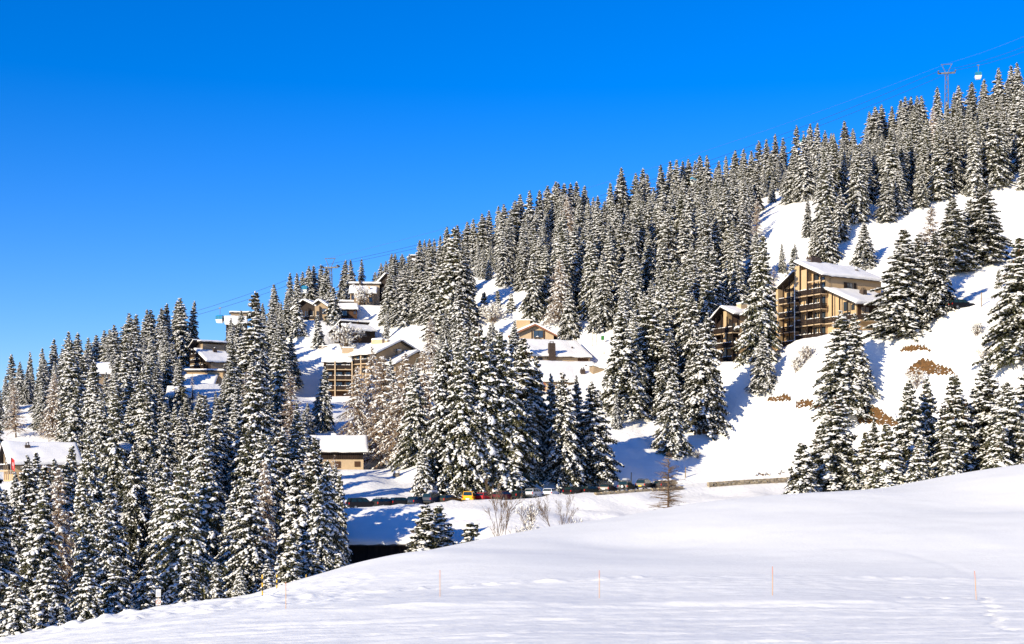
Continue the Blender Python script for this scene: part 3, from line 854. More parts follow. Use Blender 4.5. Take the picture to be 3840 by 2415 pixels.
# trees one can pick out: px, top row, base row (land beyond the road) or depth, kind, fat, label
PICK = [
 (2842, 880, 1352, 'tall', 0.98, 'tall spruce covering the left wing of the big apartment house'),
 (2862, 1258, 1466, 'wide', 1.15, 'short bushy spruce on the slope below the apartment house left wing'),
 (3165, 1162, 1560, 'wide', 1.35, 'big spruce on the slope right in front of the beige apartment house'),
 (3212, 1172, 1520, 'wide', 1.09, 'spruce close behind the big spruce in front of the apartment house'),
 (3130, 1465, ('Y', 214), 'wide', 1.45, 'broad snowy spruce at the right end of the stone road wall'),
 (3010, 1655, ('Y', 208), 'mid', 1.22, 'small spruce left of the broad spruce at the wall end'),
 (3240, 1620, ('Y', 212), 'mid', 1.28, 'half-height spruce right of the broad spruce at the wall end'),
 (3285, 1570, ('Y', 226), 'wide', 0.9, 'spruce in the back row below the large earth bank'),
 (3545, 1490, ('Y', 222), 'wide', 0.9, 'spruce in the back row between the broad right crest spruces'),
 (3655, 1500, ('Y', 221), 'wide', 0.8, 'spruce tucked between the two tallest right crest spruces'),
 (3075, 1590, ('Y', 218), 'mid', 1.2, 'spruce half behind the broad one at the wall end'),
 (3745, 1580, ('Y', 203), 'mid', 1.2, 'low broad spruce at the front near the right edge'),
 (3440, 1640, ('Y', 202), 'mid', 1.2, 'low spruce at the front below the broad earth bank'),
 (3334, 1590, ('Y', 206), 'mid', 1.41, 'pointed spruce over the crest below the brown earth bank'),
 (3415, 1420, ('Y', 214), 'wide', 1.15, 'tall spruce with brown cones below the largest earth patch'),
 (3486, 1404, ('Y', 218), 'wide', 0.77, 'slender dark spruce between two broad ones on the right crest'),
 (3597, 1395, ('Y', 212), 'wide', 1.28, 'broad spruce in the right row above the crest'),
 (3560, 1610, ('Y', 203), 'mid', 1.41, 'low spruce at the front of the right crest row'),
 (3709, 1345, ('Y', 214), 'wide', 1.28, 'tall snow-laden spruce second from the right edge row'),
 (3790, 1420, ('Y', 207), 'wide', 1.28, 'dense spruce at the right picture edge above the crest'),
 (3860, 1310, ('Y', 212), 'wide', 1.28, 'spruce cut by the right picture edge above the crest'),
 (3835, 885, 1350, 'wide', 1.28, 'large spruce at the right picture edge beside the upper snowfield'),
 (3375, 850, 1262, 'tall', 1.66, 'tall spruce just right of the big apartment house'),
 (3440, 880, 1218, 'tall', 1.54, 'spruce left of the car parked on the upper road'),
 (3512, 860, 1188, 'wide', 1.09, 'spruce with bare lower trunk beside the upper parked car'),
 (3690, 690, 985, 'wide', 1.47, 'broad spruce standing free on the upper right snowfield'),
 (3640, 740, 975, 'wide', 1.15, 'left partner of the broad spruce on the upper right snowfield'),
 (3575, 734, 1020, 'tall', 1.60, 'tall spruce at the left edge of the upper right snowfield'),
 (3241, 833, 1000, 'wide', 1.41, 'spruce standing behind the roof of the big apartment house'),
 (3100, 760, 985, 'wide', 1.15, 'spruce behind the chimney of the big apartment house'),
 (3060, 830, 960, 'wide', 1.15, 'smaller spruce behind the chimney of the big apartment house'),
 (3745, 1005, 1082, 'young', 0.9, 'lone little spruce on the upper right snow slope'),
 (2632, 1170, 1605, 'wide', 1.01, 'very broad spruce above the bare earth patch mid hillside'),
 (2513, 1400, 1700, 'wide', 0.98, 'spruce left of the very broad one, lowest on the open slope'),
 (2500, 1240, 1560, 'wide', 1.03, 'tall spruce behind the lowest one on the open slope'),
 (2337, 1150, 1550, 'wide', 1.15, 'tall spruce right of the long snowy roof'),
 (2440, 1110, 1505, 'wide', 1.15, 'tall spruce behind the thin flagpole'),
 (2380, 1290, 1560, 'wide', 0.92, 'spruce in front of the pair right of the long snowy roof'),
 (2231, 1425, 1795, 'wide', 1.21, 'full spruce at the right end of the road group, casting a long shadow'),
 (2115, 1390, 1810, 'wide', 0.95, 'full spruce left of the one casting a long shadow'),
 (2175, 1402, 1760, 'wide', 0.55, 'spruce squeezed behind two full ones above the parked cars'),
 (2078, 1395, 1740, 'wide', 0.6, 'spruce before the lower snowy roof'),
 (2005, 1330, 1740, 'wide', 0.7, 'spruce left of the lower snowy roof'),
 (1945, 1260, 1780, 'wide', 1.0, 'big spruce on the right flank of the central giant group'),
 (1885, 1225, 1835, 'wide', 0.95, 'giant spruce in the middle of the central group above the cars'),
 (1815, 1215, 1845, 'wide', 0.85, 'giant spruce left of centre in the group above the cars'),
 (1745, 1300, 1856, 'wide', 0.9, 'tall spruce above the yellow van'),
 (1672, 1270, 1840, 'wide', 0.85, 'tall spruce right of the snow-covered larches'),
 (1590, 1685, 1868, 'mid', 0.95, 'young spruce at the left foot of the central giant group'),
 (1990, 1480, 1800, 'wide', 0.9, 'spruce over the red cars'),
 (1700, 850, 1245, 'tall', 1.45, 'tall spruce right of the snow bank below the top chalet'),
 (1650, 960, 1260, 'tall', 1.3, 'spruce before the tall one below the top chalet'),
 (1740, 930, 1240, 'tall', 1.3, 'dark spruce at the left edge of the small clearing'),
 (1817, 1092, 1172, 'young', 1.1, 'left of three small spruces in the clearing'),
 (1865, 1087, 1158, 'young', 1.1, 'middle of three small spruces in the clearing'),
 (1915, 1097, 1168, 'young', 1.0, 'right of three small spruces in the clearing'),
 (2000, 950, 1210, 'wide', 0.9, 'spruce with snowy skirts right of the clearing'),
 (2140, 1080, 1290, 'wide', 1.0, 'white-drooping spruce right of the gabled house'),
 (2005, 1190, 1285, 'young', 0.8, 'thin little spruce before the gable of the middle house'),
 (1207, 1372, 1610, 'wide', 0.85, 'spruce left of the balcony apartment house'),
 (1196, 1180, 1300, 'mid', 1.0, 'dark spruce on the snow slope below the twin-gabled chalet'),
 (1250, 1078, 1212, 'mid', 1.1, 'spruce right of the twin-gabled chalet'),
 (1291, 1050, 1130, 'mid', 1.2, 'bushy spruce left of the topmost flat-roofed chalet'),
 (1460, 1010, 1215, 'tall', 1.3, 'spruce right of the chalets, first of the forest edge'),
 (1520, 990, 1215, 'tall', 1.3, 'spruce second in the forest edge right of the chalets'),
 (1575, 1010, 1200, 'tall', 1.3, 'spruce below the top chalet at the snow bank'),
 (1588, 1885, ('Y', 168), 'mid', 1.55, 'left spruce of the pair before the shaded barn'),
 (1655, 1888, ('Y', 171), 'mid', 1.35, 'right spruce of the pair before the shaded barn'),
 (1768, 1955, ('Y', 166), 'young', 1.7, 'little snow-smothered spruce behind the crest near the barn'),
 (1162, 1625, ('Y', 172), 'wide', 0.90, 'tall spruce left of the little stone barn'),
 (1110, 1720, ('Y', 160), 'wide', 1.01, 'spruce left of the shaded barn'),
 (1212, 1720, ('Y', 163), 'wide', 0.65, 'spruce at the left corner of the shaded barn'),
 (1266, 2070, ('Y', 136), 'young', 1.0, 'small white spruce on the crest before the shaded barn'),
 (233, 2265, ('Y', 99), 'young', 0.9, 'tiny snowy spruce at the lower left piste edge'),
 (198, 2083, ('Y', 104), 'mid', 1.12, 'young spruce with reddish tip at the lower left piste edge'),
 (330, 2110, ('Y', 103), 'mid', 1.12, 'young spruce left of the signpost'),
 (430, 2077, ('Y', 108), 'mid', 1.23, 'wide young spruce behind the signpost'),
 (552, 2090, ('Y', 110), 'mid', 1.12, 'young spruce right behind the signpost'),
 (700, 2080, ('Y', 112), 'mid', 1.23, 'broad young spruce between signpost and striped poles'),
 (814, 2100, ('Y', 113), 'mid', 1.12, 'young spruce left of the striped poles'),
 (901, 2123, ('Y', 113), 'mid', 1.01, 'low spruce just left of the striped poles'),
 (1010, 2090, ('Y', 122), 'mid', 1.12, 'spruce behind the striped poles'),
 (1085, 2000, ('Y', 130), 'mid', 1.23, 'spruce right behind the striped poles'),
 (1160, 1990, ('Y', 140), 'mid', 1.23, 'spruce on the crest left of the shaded barn'),
 (60, 2150, ('Y', 100), 'mid', 1.12, 'young spruce near the lower left picture corner'),
 (-20, 2120, ('Y', 104), 'mid', 1.12, 'young spruce cut by the left picture edge near the bottom'),
 (945, 1086, ('Y', 300), 'tall', 1.40, 'tallest spruce left of the chalets, spearing into the sky'),
 (90, 1700, ('Y', 172), 'wide', 0.90, 'spruce in front of the chalet with the red flag'),
 (130, 1695, ('Y', 191), 'mid', 1.1, 'spruce hiding the front wall of the flag chalet'),
 (205, 1715, ('Y', 192), 'mid', 1.1, 'second spruce hiding the front wall of the flag chalet'),
 (265, 1665, ('Y', 193), 'mid', 1.0, 'spruce at the right gable of the flag chalet'),
 (60, 1765, ('Y', 188), 'mid', 1.0, 'low spruce close before the flag chalet'),
 (3150, 700, 905, 'wide', 0.95, 'spruce on the upper snow clearing above the apartment roof'),
 (3325, 640, 830, 'tall', 1.2, 'spruce at the lower forest edge left of the upper snowfield'),
 (3450, 600, 780, 'tall', 1.2, 'spruce at the lower forest edge above the upper snowfield'),
 (2790, 745, 960, 'tall', 1.2, 'spruce at the left rim of the upper clearing'),
 (2745, 830, 1060, 'tall', 1.3, 'spruce left of the upper clearing, above the balcony row'),
 (1058, 1190, 1430, 'tall', 1.25, 'spruce at the left border of the open slope beside the apartments'),
 (1095, 1262, 1450, 'tall', 1.2, 'lower spruce at the left border of the open slope beside the apartments'),
 (1028, 1150, 1400, 'tall', 1.2, 'taller spruce left of the open slope beside the apartments'),
 (1118, 1120, 1262, 'mid', 1.0, 'small spruce left below the twin-gabled chalet'),
 (1075, 1100, 1270, 'tall', 1.1, 'spruce left of the twin-gabled chalet'),
 (165, 1745, ('Y', 178), 'mid', 1.12, 'spruce right of the one before the flag chalet'),
 (240, 1730, ('Y', 182), 'mid', 1.12, 'spruce below the right end of the flag chalet roof'),
 (25, 1830, ('Y', 178), 'mid', 1.12, 'low spruce under the red flag at the left edge'),
 (-25, 1850, ('Y', 170), 'mid', 1.12, 'spruce cut by the left edge below the flag chalet'),
 (120, 1850, ('Y', 165), 'mid', 1.23, 'broad low spruce below the flag chalet'),
 (1125, 1640, ('Y', 182), 'wide', 0.90, 'tall spruce shading the black barn, before the small barn'),
 (1258, 1765, ('Y', 169), 'wide', 0.6, 'slim spruce touching the left end of the black barn'),
 (940, 1590, ('Y', 177), 'wide', 0.90, 'tall spruce in the lower wood throwing shade on the road bank'),
 (1000, 1610, ('Y', 172), 'wide', 0.90, 'tall spruce right of the one shading the road bank'),
 (1060, 1600, ('Y', 180), 'wide', 0.95, 'tall spruce left of the one shading the black barn'),
 (1195, 1700, ('Y', 186), 'wide', 0.7, 'spruce at the left end of the parked row'),
 (1238, 1735, ('Y', 177), 'wide', 0.75, 'lower spruce against the left end of the black barn roof'),
 (1480, 960, 1180, 'tall', 1.1, 'spruce at the upper edge of the snow bank right of the chalets'),
 (1555, 985, 1190, 'tall', 1.2, 'spruce just below the top chalet'),
 (1610, 930, 1200, 'tall', 1.2, 'spruce right of the top chalet, over the snow bank'),
 (2590, 1330, 1560, 'wide', 0.86, 'spruce tucked left behind the very broad one'),
 (2290, 1300, 1520, 'wide', 0.80, 'spruce beside the right end of the long snowy roof'),
]
LPICK = [  # larches
 (1440, 1330, 1745, 'larch', 1.15, 'big snow-frosted larch right of the small stone barn'),
 (1514, 1312, 1728, 'larch', 1.0, 'second frosted larch from the small stone barn'),
 (1600, 1300, 1708, 'larch', 1.0, 'frosted larch with a dark trunk next to the spruces'),
 (1335, 1370, 1650, 'larch', 1.0, 'frosted larch in front of the balcony apartment house'),
 (1385, 1290, 1640, 'larch', 0.7, 'slender larch before the balcony apartment house'),
 (1100, 1385, 1690, 'larchbare', 0.85, 'brown bare larch on the snow left of the small barn'),
 (1145, 1690, ('Y', 178), 'larch', 0.8, 'frosted larch among the spruces left of the shaded barn'),
 (1245, 1700, ('Y', 196), 'larchbare', 0.8, 'bare larch reaching over the parked cars left end'),
 (195, 1390, 1640, 'larch', 0.9, 'pale brown larch among spruces at the left'),
 (60, 1420, 1640, 'larchbare', 0.8, 'bare larch near the left picture edge'),
 (930, 1380, 1600, 'larchbare', 0.9, 'brown larch right of the slatted building'),
 (720, 1395, 1560, 'larchbare', 0.5, 'thin brown larch before the cream-walled flat building'),
 (3470, 760, 1150, 'larch', 0.9, 'brownish larch behind the upper parked car'),
 (2835, 740, 905, 'larchbare', 0.7, 'bare larch on the upper snow clearing'),
 (2100, 960, 1220, 'larch', 1.0, 'grey larch in the forest above the gabled house'),
 (2900, 1000, 1190, 'larchbare', 0.8, 'bare larch behind the left wing of the apartment house'),
 (1620, 1180, 1380, 'larch', 1.0, 'larch on the snow slope left of the central forest'),
 (120, 1650, 1760, 'larchbare', 0.8, 'bare larch before the roof with the red flag'),
]
for px, top, base, kind, fat, lab in PICK + LPICK:
    if isinstance(base, tuple):
        Y = base[1]
    else:
        Y = ground_hit(px, base).y
    add_tree(px, Y, top, kind=kind, fat=fat, label=lab, name='larch' if kind.startswith('larch') else 'spruce')
    TREES[-1]['pick'] = True

# things that must stay in view: (px0, px1, py0, py1, depth)
KEEP = [
 (2675, 2785, 1105, 1365, 292), (2865, 2960, 1080, 1340, 296), (2875, 3380, 935, 1350, 285), (2340, 3010, 1560, 1830, 275), (2700, 3120, 1400, 1830, 275), (3260, 3840, 1060, 1340, 262), (3300, 3600, 1330, 1500, 262),
 (1930, 2250, 1195, 1440, 305), (1195, 1420, 1262, 1490, 345), (1420, 1580, 1262, 1330, 345), (1225, 1375, 1615, 1770, 262), (1300, 1560, 1745, 1900, 262), (1285, 2520, 1815, 1925, 205),
 (1085, 1420, 1040, 1275, 390), (1100, 1230, 1230, 1500, 345), (1760, 1960, 1075, 1195, 366), (1570, 1650, 935, 1010, 425), (0, 70, 1655, 1800, 200), (60, 250, 1660, 1745, 200),
 (700, 830, 1235, 1455, 328), (1290, 1480, 1885, 2120, 178), (3340, 3840, 640, 960, 345), (2850, 3000, 790, 900, 350), (1500, 1640, 1195, 1300, 366), (2260, 2340, 1560, 1740, 262), (960, 1010, 1150, 1200, 350), (815, 850, 1150, 1250, 400), (370, 420, 1345, 1390, 300), (620, 690, 1440, 1490, 270), (2190, 2290, 1240, 1290, 330), (840, 905, 1160, 1200, 355),
]
OPEN = [
 [(2290, 1830), (2330, 1620), (2450, 1570), (2700, 1480), (2740, 1300), (2900, 1180), (3400, 1180), (3560, 1120), (3840, 1090), (3840, 1500), (3450, 1560), (3100, 1500), (3000, 1830)],
 [(2960, 1010), (3080, 940), (3330, 820), (3560, 760), (3840, 680), (3900, 1100), (3560, 1150), (3300, 1230), (3050, 1200)],
 [(2780, 920), (2850, 770), (3080, 760), (3080, 850), (2900, 980)],
 [(1750, 1070), (1960, 1070), (1960, 1210), (1750, 1210)],
 [(1480, 1190), (1640, 1190), (1640, 1300), (1480, 1300)],
 [(1080, 1120), (1450, 1030), (1480, 1130), (1400, 1280), (1600, 1290), (1620, 1520), (1230, 1520), (1060, 1600), (1080, 1400), (1090, 1300)],
 [(1200, 1640), (1380, 1600), (1560, 1760), (1640, 1860), (1600, 1900), (1150, 1910), (1150, 1780)],
 [(1900, 1215), (2200, 1215), (2330, 1330), (2330, 1460), (1950, 1490)],
 [(690, 1330), (850, 1330), (850, 1480), (640, 1480)],
 [(-50, 1660), (260, 1660), (260, 1800), (-50, 1800)],
]
def in_poly(x, y, poly):
    c = False
    n = len(poly)
    for i in range(n):
        x1, y1 = poly[i]; x2, y2 = poly[(i + 1) % n]
        if (y1 > y) != (y2 > y) and x < (x2 - x1) * (y - y1) / (y2 - y1) + x1:
            c = not c
    return c
CRX = np.array([0, 330, 600, 900, 1100, 1330, 1600, 1800, 2050, 2300, 2600, 3000, 3400, 3600, 3840, 4300]); CRY = np.array([88, 93, 100, 105, 113, 123, 131, 138, 144, 149, 155, 159, 163, 166, 170, 176.0]); CRP = np.array([2410, 2345, 2287, 2257, 2188, 2118, 2068, 2024, 1978, 1943, 1895, 1856, 1818, 1776, 1738, 1700])

def width_of(kind, h, fat):
    r = {'tall': 0.42, 'wide': 0.60, 'mid': 0.58, 'young': 0.50, 'larch': 0.50, 'larchbare': 0.45}[kind]
    return r * h * fat

# spots that lie in the sun in the photograph: no filling tree may shade them
SUNNY = [ground_hit(px, py) + Vector((0, 0, dz)) for px, py, dz in ((1250, 1752, 2.5), (1330, 1752, 2.5), (1200, 1752, 4.5), (1330, 1752, 5.0), (1400, 1800, 0), (1340, 1840, 0), (1450, 1860, 0), (1480, 1800, 0), (1240, 1480, 5), (1300, 1480, 8), (1150, 1200, 3), (1350, 1140, 3), (1160, 1420, 0), (1330, 1290, 3), (2000, 1290, 4), (2100, 1350, 2), (2180, 1350, 2), (2100, 1330, 5))]
SUNNY += [Vector((XP(q, 262), 259, zz)) for q in (1230, 1270, 1300, 1340, 1370) for zz in (2.6, 4.5)] + [Vector((XP(q, 262), 264, 7.4)) for q in (1200, 1240, 1300, 1340)] + [Vector((XP(1400, 245), 245, 2.0)), Vector((XP(1330, 235), 235, 0.5))]
SUNNY += [Vector((62.5, 285, 30)), Vector((60, 289, 33)), Vector((60, 289, 40)), Vector((57.5, 293, 36)), Vector((72, 291, 39)), Vector((70, 279, 33))]
def shades(x, y, z, h, w):
    lx, ly = math.sin(SUN_AZ), math.cos(SUN_AZ)
    tn = math.tan(SUN_EL)
    for p in SUNNY:
        dx, dy = p.x - x, p.y - y
        al = dx * lx + dy * ly
        if al <= 0.5: continue
        pe = abs(dx * ly - dy * lx)
        over = z + h - (p.z + al * tn)
        if over > 0 and pe < w * 0.62 * min(1.0, over / h + 0.15): return True
    return False

def fill_forest():
    rng = np.random.default_rng(77)
    N = 14000
    pxs = rng.uniform(-180, 4000, N)
    Ys = np.sqrt(rng.uniform(112 ** 2, 430 ** 2, N))
    xs = (pxs - 1920) / FPX * Ys
    zs = H(xs, Ys)
    ry, rz, ra = road_at(xs)
    d = (Ys - ry) * np.cos(ra)
    cell = {}
    def near(x, y, r):
        for i in range(int((x - r) // 8), int((x + r) // 8) + 1):
            for j in range(int((y - r) // 8), int((y + r) // 8) + 1):
                for (a, b, q) in cell.get((i, j), ()):
                    if (a - x) ** 2 + (b - y) ** 2 < (0.5 * (r + q)) ** 2: return True
        return False
    def put(x, y, r):
        cell.setdefault((int(x // 8), int(y // 8)), []).append((x, y, r))
    for t in TREES:
        put(t['x'], t['y'], 4.5 if t.get('sky') else 6.5)
    added = 0
    for i in range(N):
        px, Y, x, z = pxs[i], Ys[i], xs[i], zs[i]
        py = HOR - z / Y * FPX
        if abs(d[i]) < 6.5: continue
        if Y > ridge_Y(px) + 4: continue
        if any((x - a) ** 2 + (Y - b) ** 2 < (r0 + 2) ** 2 for a, b, c_, r0, r1 in PADS): continue
        if d[i] < 0:
            if px > 1230: continue
            if Y < np.interp(px, CRX, CRY) + 9: continue
        elif any(in_poly(px, py, q) for q in OPEN): continue
        u = rng.random()
        if d[i] < 0: h = rng.uniform(10.5, 17); kind = 'wide'
        elif Y > 330 or px < 900: h = rng.uniform(13, 20); kind = 'tall'
        else: h = rng.uniform(12, 21); kind = 'wide' if u < 0.6 else 'tall'
        if px > 3050 and d[i] > 0 and Y < 262: h = rng.uniform(9, 15); kind = 'wide'
        if px > 3000 and Y < 235: continue
        fat = rng.uniform(0.85, 1.15) * (1.05 if kind == 'tall' else 0.85)
        ok = False
        margin = rng.uniform(15, 130) if Y > ridge_Y(px) - 70 else 15
        for tr in range(6):
            w = width_of(kind, h, fat) / Y * FPX
            top = HOR - (z + h) / Y * FPX
            bad = top < sky_low(px) + margin
            if not bad:
                for (a, b, c, e, ky) in KEEP:
                    if Y < ky and px + w * 0.5 > a and px - w * 0.5 < b:
                        # the cone is narrow at its top
                        if py > c and top < e:
                            lev = min(e, py)
                            hw = w * 0.5 * (lev - top) / max(1, (py - top))
                            if px + hw > a and px - hw < b:
                                bad = True; break
            if not bad: ok = True; break
            h *= 0.84
        if not ok or h < 6.0: continue
        if shades(x, Y, z, h, width_of(kind, h, fat)): continue
        r = 5.0 if kind == 'tall' else 6.0
        if d[i] > 0 and 1900 < px < 2760: r -= 0.5
        if near(x, Y, r): continue
        put(x, Y, r)
        lk = rng.random() < 0.02
        TREES.append(dict(x=x, y=Y, z=z, h=h, kind='larch' if lk else kind, label=None, group=None, fat=fat, name='larch' if lk else 'spruce', px=px))
        added += 1
    return added
fill_forest()

# drop filling trees of which nothing can be seen
def cull():
    S = 8.0
    Wd, Hd = 480, 302
    occ = np.zeros((Hd, Wd), dtype=bool)
    cols = (np.arange(Wd) + 0.5) * S
    crest = np.interp(cols, CRX, CRP)
    rows = (np.arange(Hd) + 0.5) * S
    crest_mask = rows[:, None] > crest[None, :]
    crest_on = False
    for t in sorted(TREES, key=lambda t: t['y']):
        if not crest_on and t['y'] > 118:
            occ |= crest_mask & (cols[None, :] > 1000); crest_on = True
        px = t['px']
        base = HOR - t['z'] / t['y'] * FPX
        top = HOR - (t['z'] + t['h']) / t['y'] * FPX
        w = width_of(t['kind'], t['h'], t['fat']) / t['y'] * FPX * 0.5
        r0, r1 = max(0, int(top / S)), min(Hd - 1, int(base / S))
        vis = 0; tot = 1
        for r in range(r0, r1 + 1):
            f = (rows[r] - top) / max(1.0, base - top)
            if f <= 0: continue
            hw = w * min(1, f ** 0.8)
            a, b = int(max(0, (px - hw) / S)), int(min(Wd - 1, (px + hw) / S))
            if b < a: continue
            seg = occ[r, a:b + 1]
            vis += int((~seg).sum()); tot += b - a + 1
            seg[:] = True
        t['vis'] = vis
        t['frac'] = vis / tot
cull()
MAX_SPRUCE = 296
keepers = [t for t in TREES if t.get('pick') or t['name'] == 'larch' and t['vis'] >= 12]
rest = sorted([t for t in TREES if t not in keepers and t['vis'] >= 4 and t['name'] == 'spruce'], key=lambda t: -t['vis'] * (1.6 if t.get('sky') else 1.0))
room = MAX_SPRUCE - sum(1 for t in keepers if t['name'] == 'spruce')
MASS = rest[room:]                        # the smallest glimpses of trees: one mass
print('TREES', len(TREES), len(keepers), len(rest), len(MASS))
TREES = keepers + rest[:room]

def region_of(t):
    """what a forest tree is beside"""
    px, Y = t['px'], t['y']
    base = HOR - t['z'] / t['y'] * FPX
    ry, rz, ra = road_at(np.array([t['x']]))
    if Y < ry[0]:
        if px > 800: z = 'in the lower wood behind the striped poles'
        elif px < 300: z = 'in the lower wood at the left picture edge'
        else: z = 'in the lower left wood behind the signpost'
        return z + (', front part' if Y < 140 else ', back part')
    if t.get('sky'):
        for lim, zone in ((350, 'on the skyline at the far left end of the ridge'), (800, 'on the skyline above the slatted building'), (1260, 'on the skyline left of the near lift pylon'), (1560, 'on the skyline behind the chalets'), (1950, 'on the skyline right of the top chalet'), (2230, 'on the rounded skyline in mid ridge'), (2720, 'on the skyline right of the cable gap'), (3100, 'on the skyline around the half-hidden cabin'), (3500, 'on the skyline left of the upper lift pylon'), (9999, 'on the skyline right of the upper lift pylon')):
            if px < lim: return zone
    if px < 700: zone = 'in the forest left of the slatted building'
    elif px < 1130: zone = 'in the forest between slatted building and chalets'
    elif px < 1700: zone = 'in the forest right of the chalets'
    elif px < 2300: zone = 'in the middle forest above the snowy roofs' if base < 1300 else 'in the giant group above the parked cars'
    elif px < 2800: zone = 'in the forest left of the big apartment house'
    elif px < 3300: zone = 'in the upper forest behind the big apartment house'
    else: zone = 'in the high forest at the upper right'
    cut = {0: (1560, 1700), 1: (1400, 1600)}.get(0 if px < 700 else 1 if px < 1130 else 9, (1000, 1250) if px < 2800 else (640, 800))
    return zone + (', top row' if base < cut[0] else ', middle row' if base < cut[1] else ', bottom row')

ORD = ['leftmost', 'second from left', 'third from left', 'fourth from left', 'fifth from left', 'sixth from left', 'seventh from left', 'eighth from left', 'ninth from left', 'tenth from left', 'eleventh from left', 'twelfth from left']
zones = {}
for t in TREES:
    if t['label'] is None:
        zones.setdefault((region_of(t), t['name']), []).append(t)
for (zone, nm), lst in zones.items():
    lst.sort(key=lambda t: t['px'])
    for k, t in enumerate(lst):
        look = 'frosted larch' if nm == 'larch' else 'snowy spruce'
        n = len(lst)
        if n == 1: o = 'lone'
        elif nm == 'larch': o = ORD[min(k, 11)]
        elif k < 12 and (k < n - k or n <= 12): o = ORD[k]
        elif n - 1 - k < 12: o = ORD[n - 1 - k].replace('leftmost', 'rightmost').replace('from left', 'from right')
        else: o = '%dth from left' % (k + 1)
        t['label'] = f'{look} {zone}, {o}' if o != 'lone' else f'{look} {zone}'
        t['group'] = ('larches ' if nm == 'larch' else 'spruces ') + zone

KINDS = {'tall': SPR_TALL, 'wide': SPR_WIDE, 'mid': SPR_MID, 'young': SPR_YOUNG, 'larch': LARCH, 'larchbare': [LARCH_BARE]}
prng = random.Random(3)
for t in TREES:
    pr = prng.choice(KINDS[t['kind']])
    kind = t['kind']
    lab, grp = t['label'], t['group']
    if grp is None:
        grp = 'larches on the hillside' if t['name'] == 'larch' else 'spruces standing out on the slopes'
    plant_tree(pr, t['name'], (t['x'], t['y'], t['z'] - 0.15), t['h'], prng.uniform(0, 6.28), lab, 'larch tree' if t['name'] == 'larch' else 'spruce tree', grp, t['fat'])

# the trees behind, of which only tips show between the others: one mass on points
def forest_mass():
    me = bpy.data.meshes.new('background_forest')
    n = len(MASS)
    if n == 0: return
    me.vertices.add(n)
    me.vertices.foreach_set('co', np.array([(t['x'], t['y'], t['z'] - 0.15) for t in MASS], dtype=np.float32).ravel())
    me.attributes.new('tree_scale', 'FLOAT_VECTOR', 'POINT')
    me.attributes.new('tree_turn', 'FLOAT_VECTOR', 'POINT')
    me.attributes.new('tree_kind', 'INT', 'POINT')
    protos = [SPR_TALL[0], SPR_TALL[1], SPR_TALL[3], SPR_WIDE[0], SPR_WIDE[2]]
    r = random.Random(9)
    S, Rr, K = [], [], []
    for t in MASS:
        k = r.randrange(3) if t['kind'] == 'tall' else 3 + r.randrange(2)
        s = t['h'] / protos[k]['h']
        S += [s * t['fat'], s * t['fat'], s]; Rr += [0, 0, r.uniform(0, 6.28)]; K.append(k)
    me.attributes['tree_scale'].data.foreach_set('vector', S); me.attributes['tree_turn'].data.foreach_set('vector', Rr); me.attributes['tree_kind'].data.foreach_set('value', K)
    me.update()
    o = link('background_forest', me)
    tag(o, 'snowy spruce tips showing between the nearer trees all over the hillside', 'forest', kind='stuff')
    ng = bpy.data.node_groups.new('forest_points', 'GeometryNodeTree')
    ng.interface.new_socket('Geometry', in_out='INPUT', socket_type='NodeSocketGeometry')
    ng.interface.new_socket('Geometry', in_out='OUTPUT', socket_type='NodeSocketGeometry')
    N = ng.nodes; Lk = ng.links
    gi = N.new('NodeGroupInput'); go = N.new('NodeGroupOutput'); join = N.new('GeometryNodeJoinGeometry')
    def attr(name, typ):
        a = N.new('GeometryNodeInputNamedAttribute'); a.data_type = typ; a.inputs['Name'].default_value = name
        return a.outputs['Attribute']
    a_s, a_r, a_k = attr('tree_scale', 'FLOAT_VECTOR'), attr('tree_turn', 'FLOAT_VECTOR'), attr('tree_kind', 'INT')
    for k, pr in enumerate(protos):
        jj = N.new('GeometryNodeJoinGeometry')
        for part in ('trunk', 'crown', 'snow_load'):
            src = next(ob for ob in bpy.data.objects if ob.data is pr[part])
            oi = N.new('GeometryNodeObjectInfo'); oi.transform_space = 'ORIGINAL'
            oi.inputs['Object'].default_value = src
            Lk.new(oi.outputs['Geometry'], jj.inputs[0])
        cmp = N.new('FunctionNodeCompare'); cmp.data_type = 'INT'; cmp.operation = 'EQUAL'
        Lk.new(a_k, cmp.inputs[2]); cmp.inputs[3].default_value = k
        ip = N.new('GeometryNodeInstanceOnPoints')
        Lk.new(gi.outputs[0], ip.inputs['Points']); Lk.new(cmp.outputs[0], ip.inputs['Selection'])
        Lk.new(jj.outputs[0], ip.inputs['Instance']); Lk.new(a_s, ip.inputs['Scale'])
        er = N.new('FunctionNodeEulerToRotation'); Lk.new(a_r, er.inputs[0]); Lk.new(er.outputs[0], ip.inputs['Rotation'])
        Lk.new(ip.outputs[0], join.inputs[0])
    Lk.new(join.outputs[0], go.inputs[0])
    md = o.modifiers.new('forest', 'NODES'); md.node_group = ng
forest_mass()
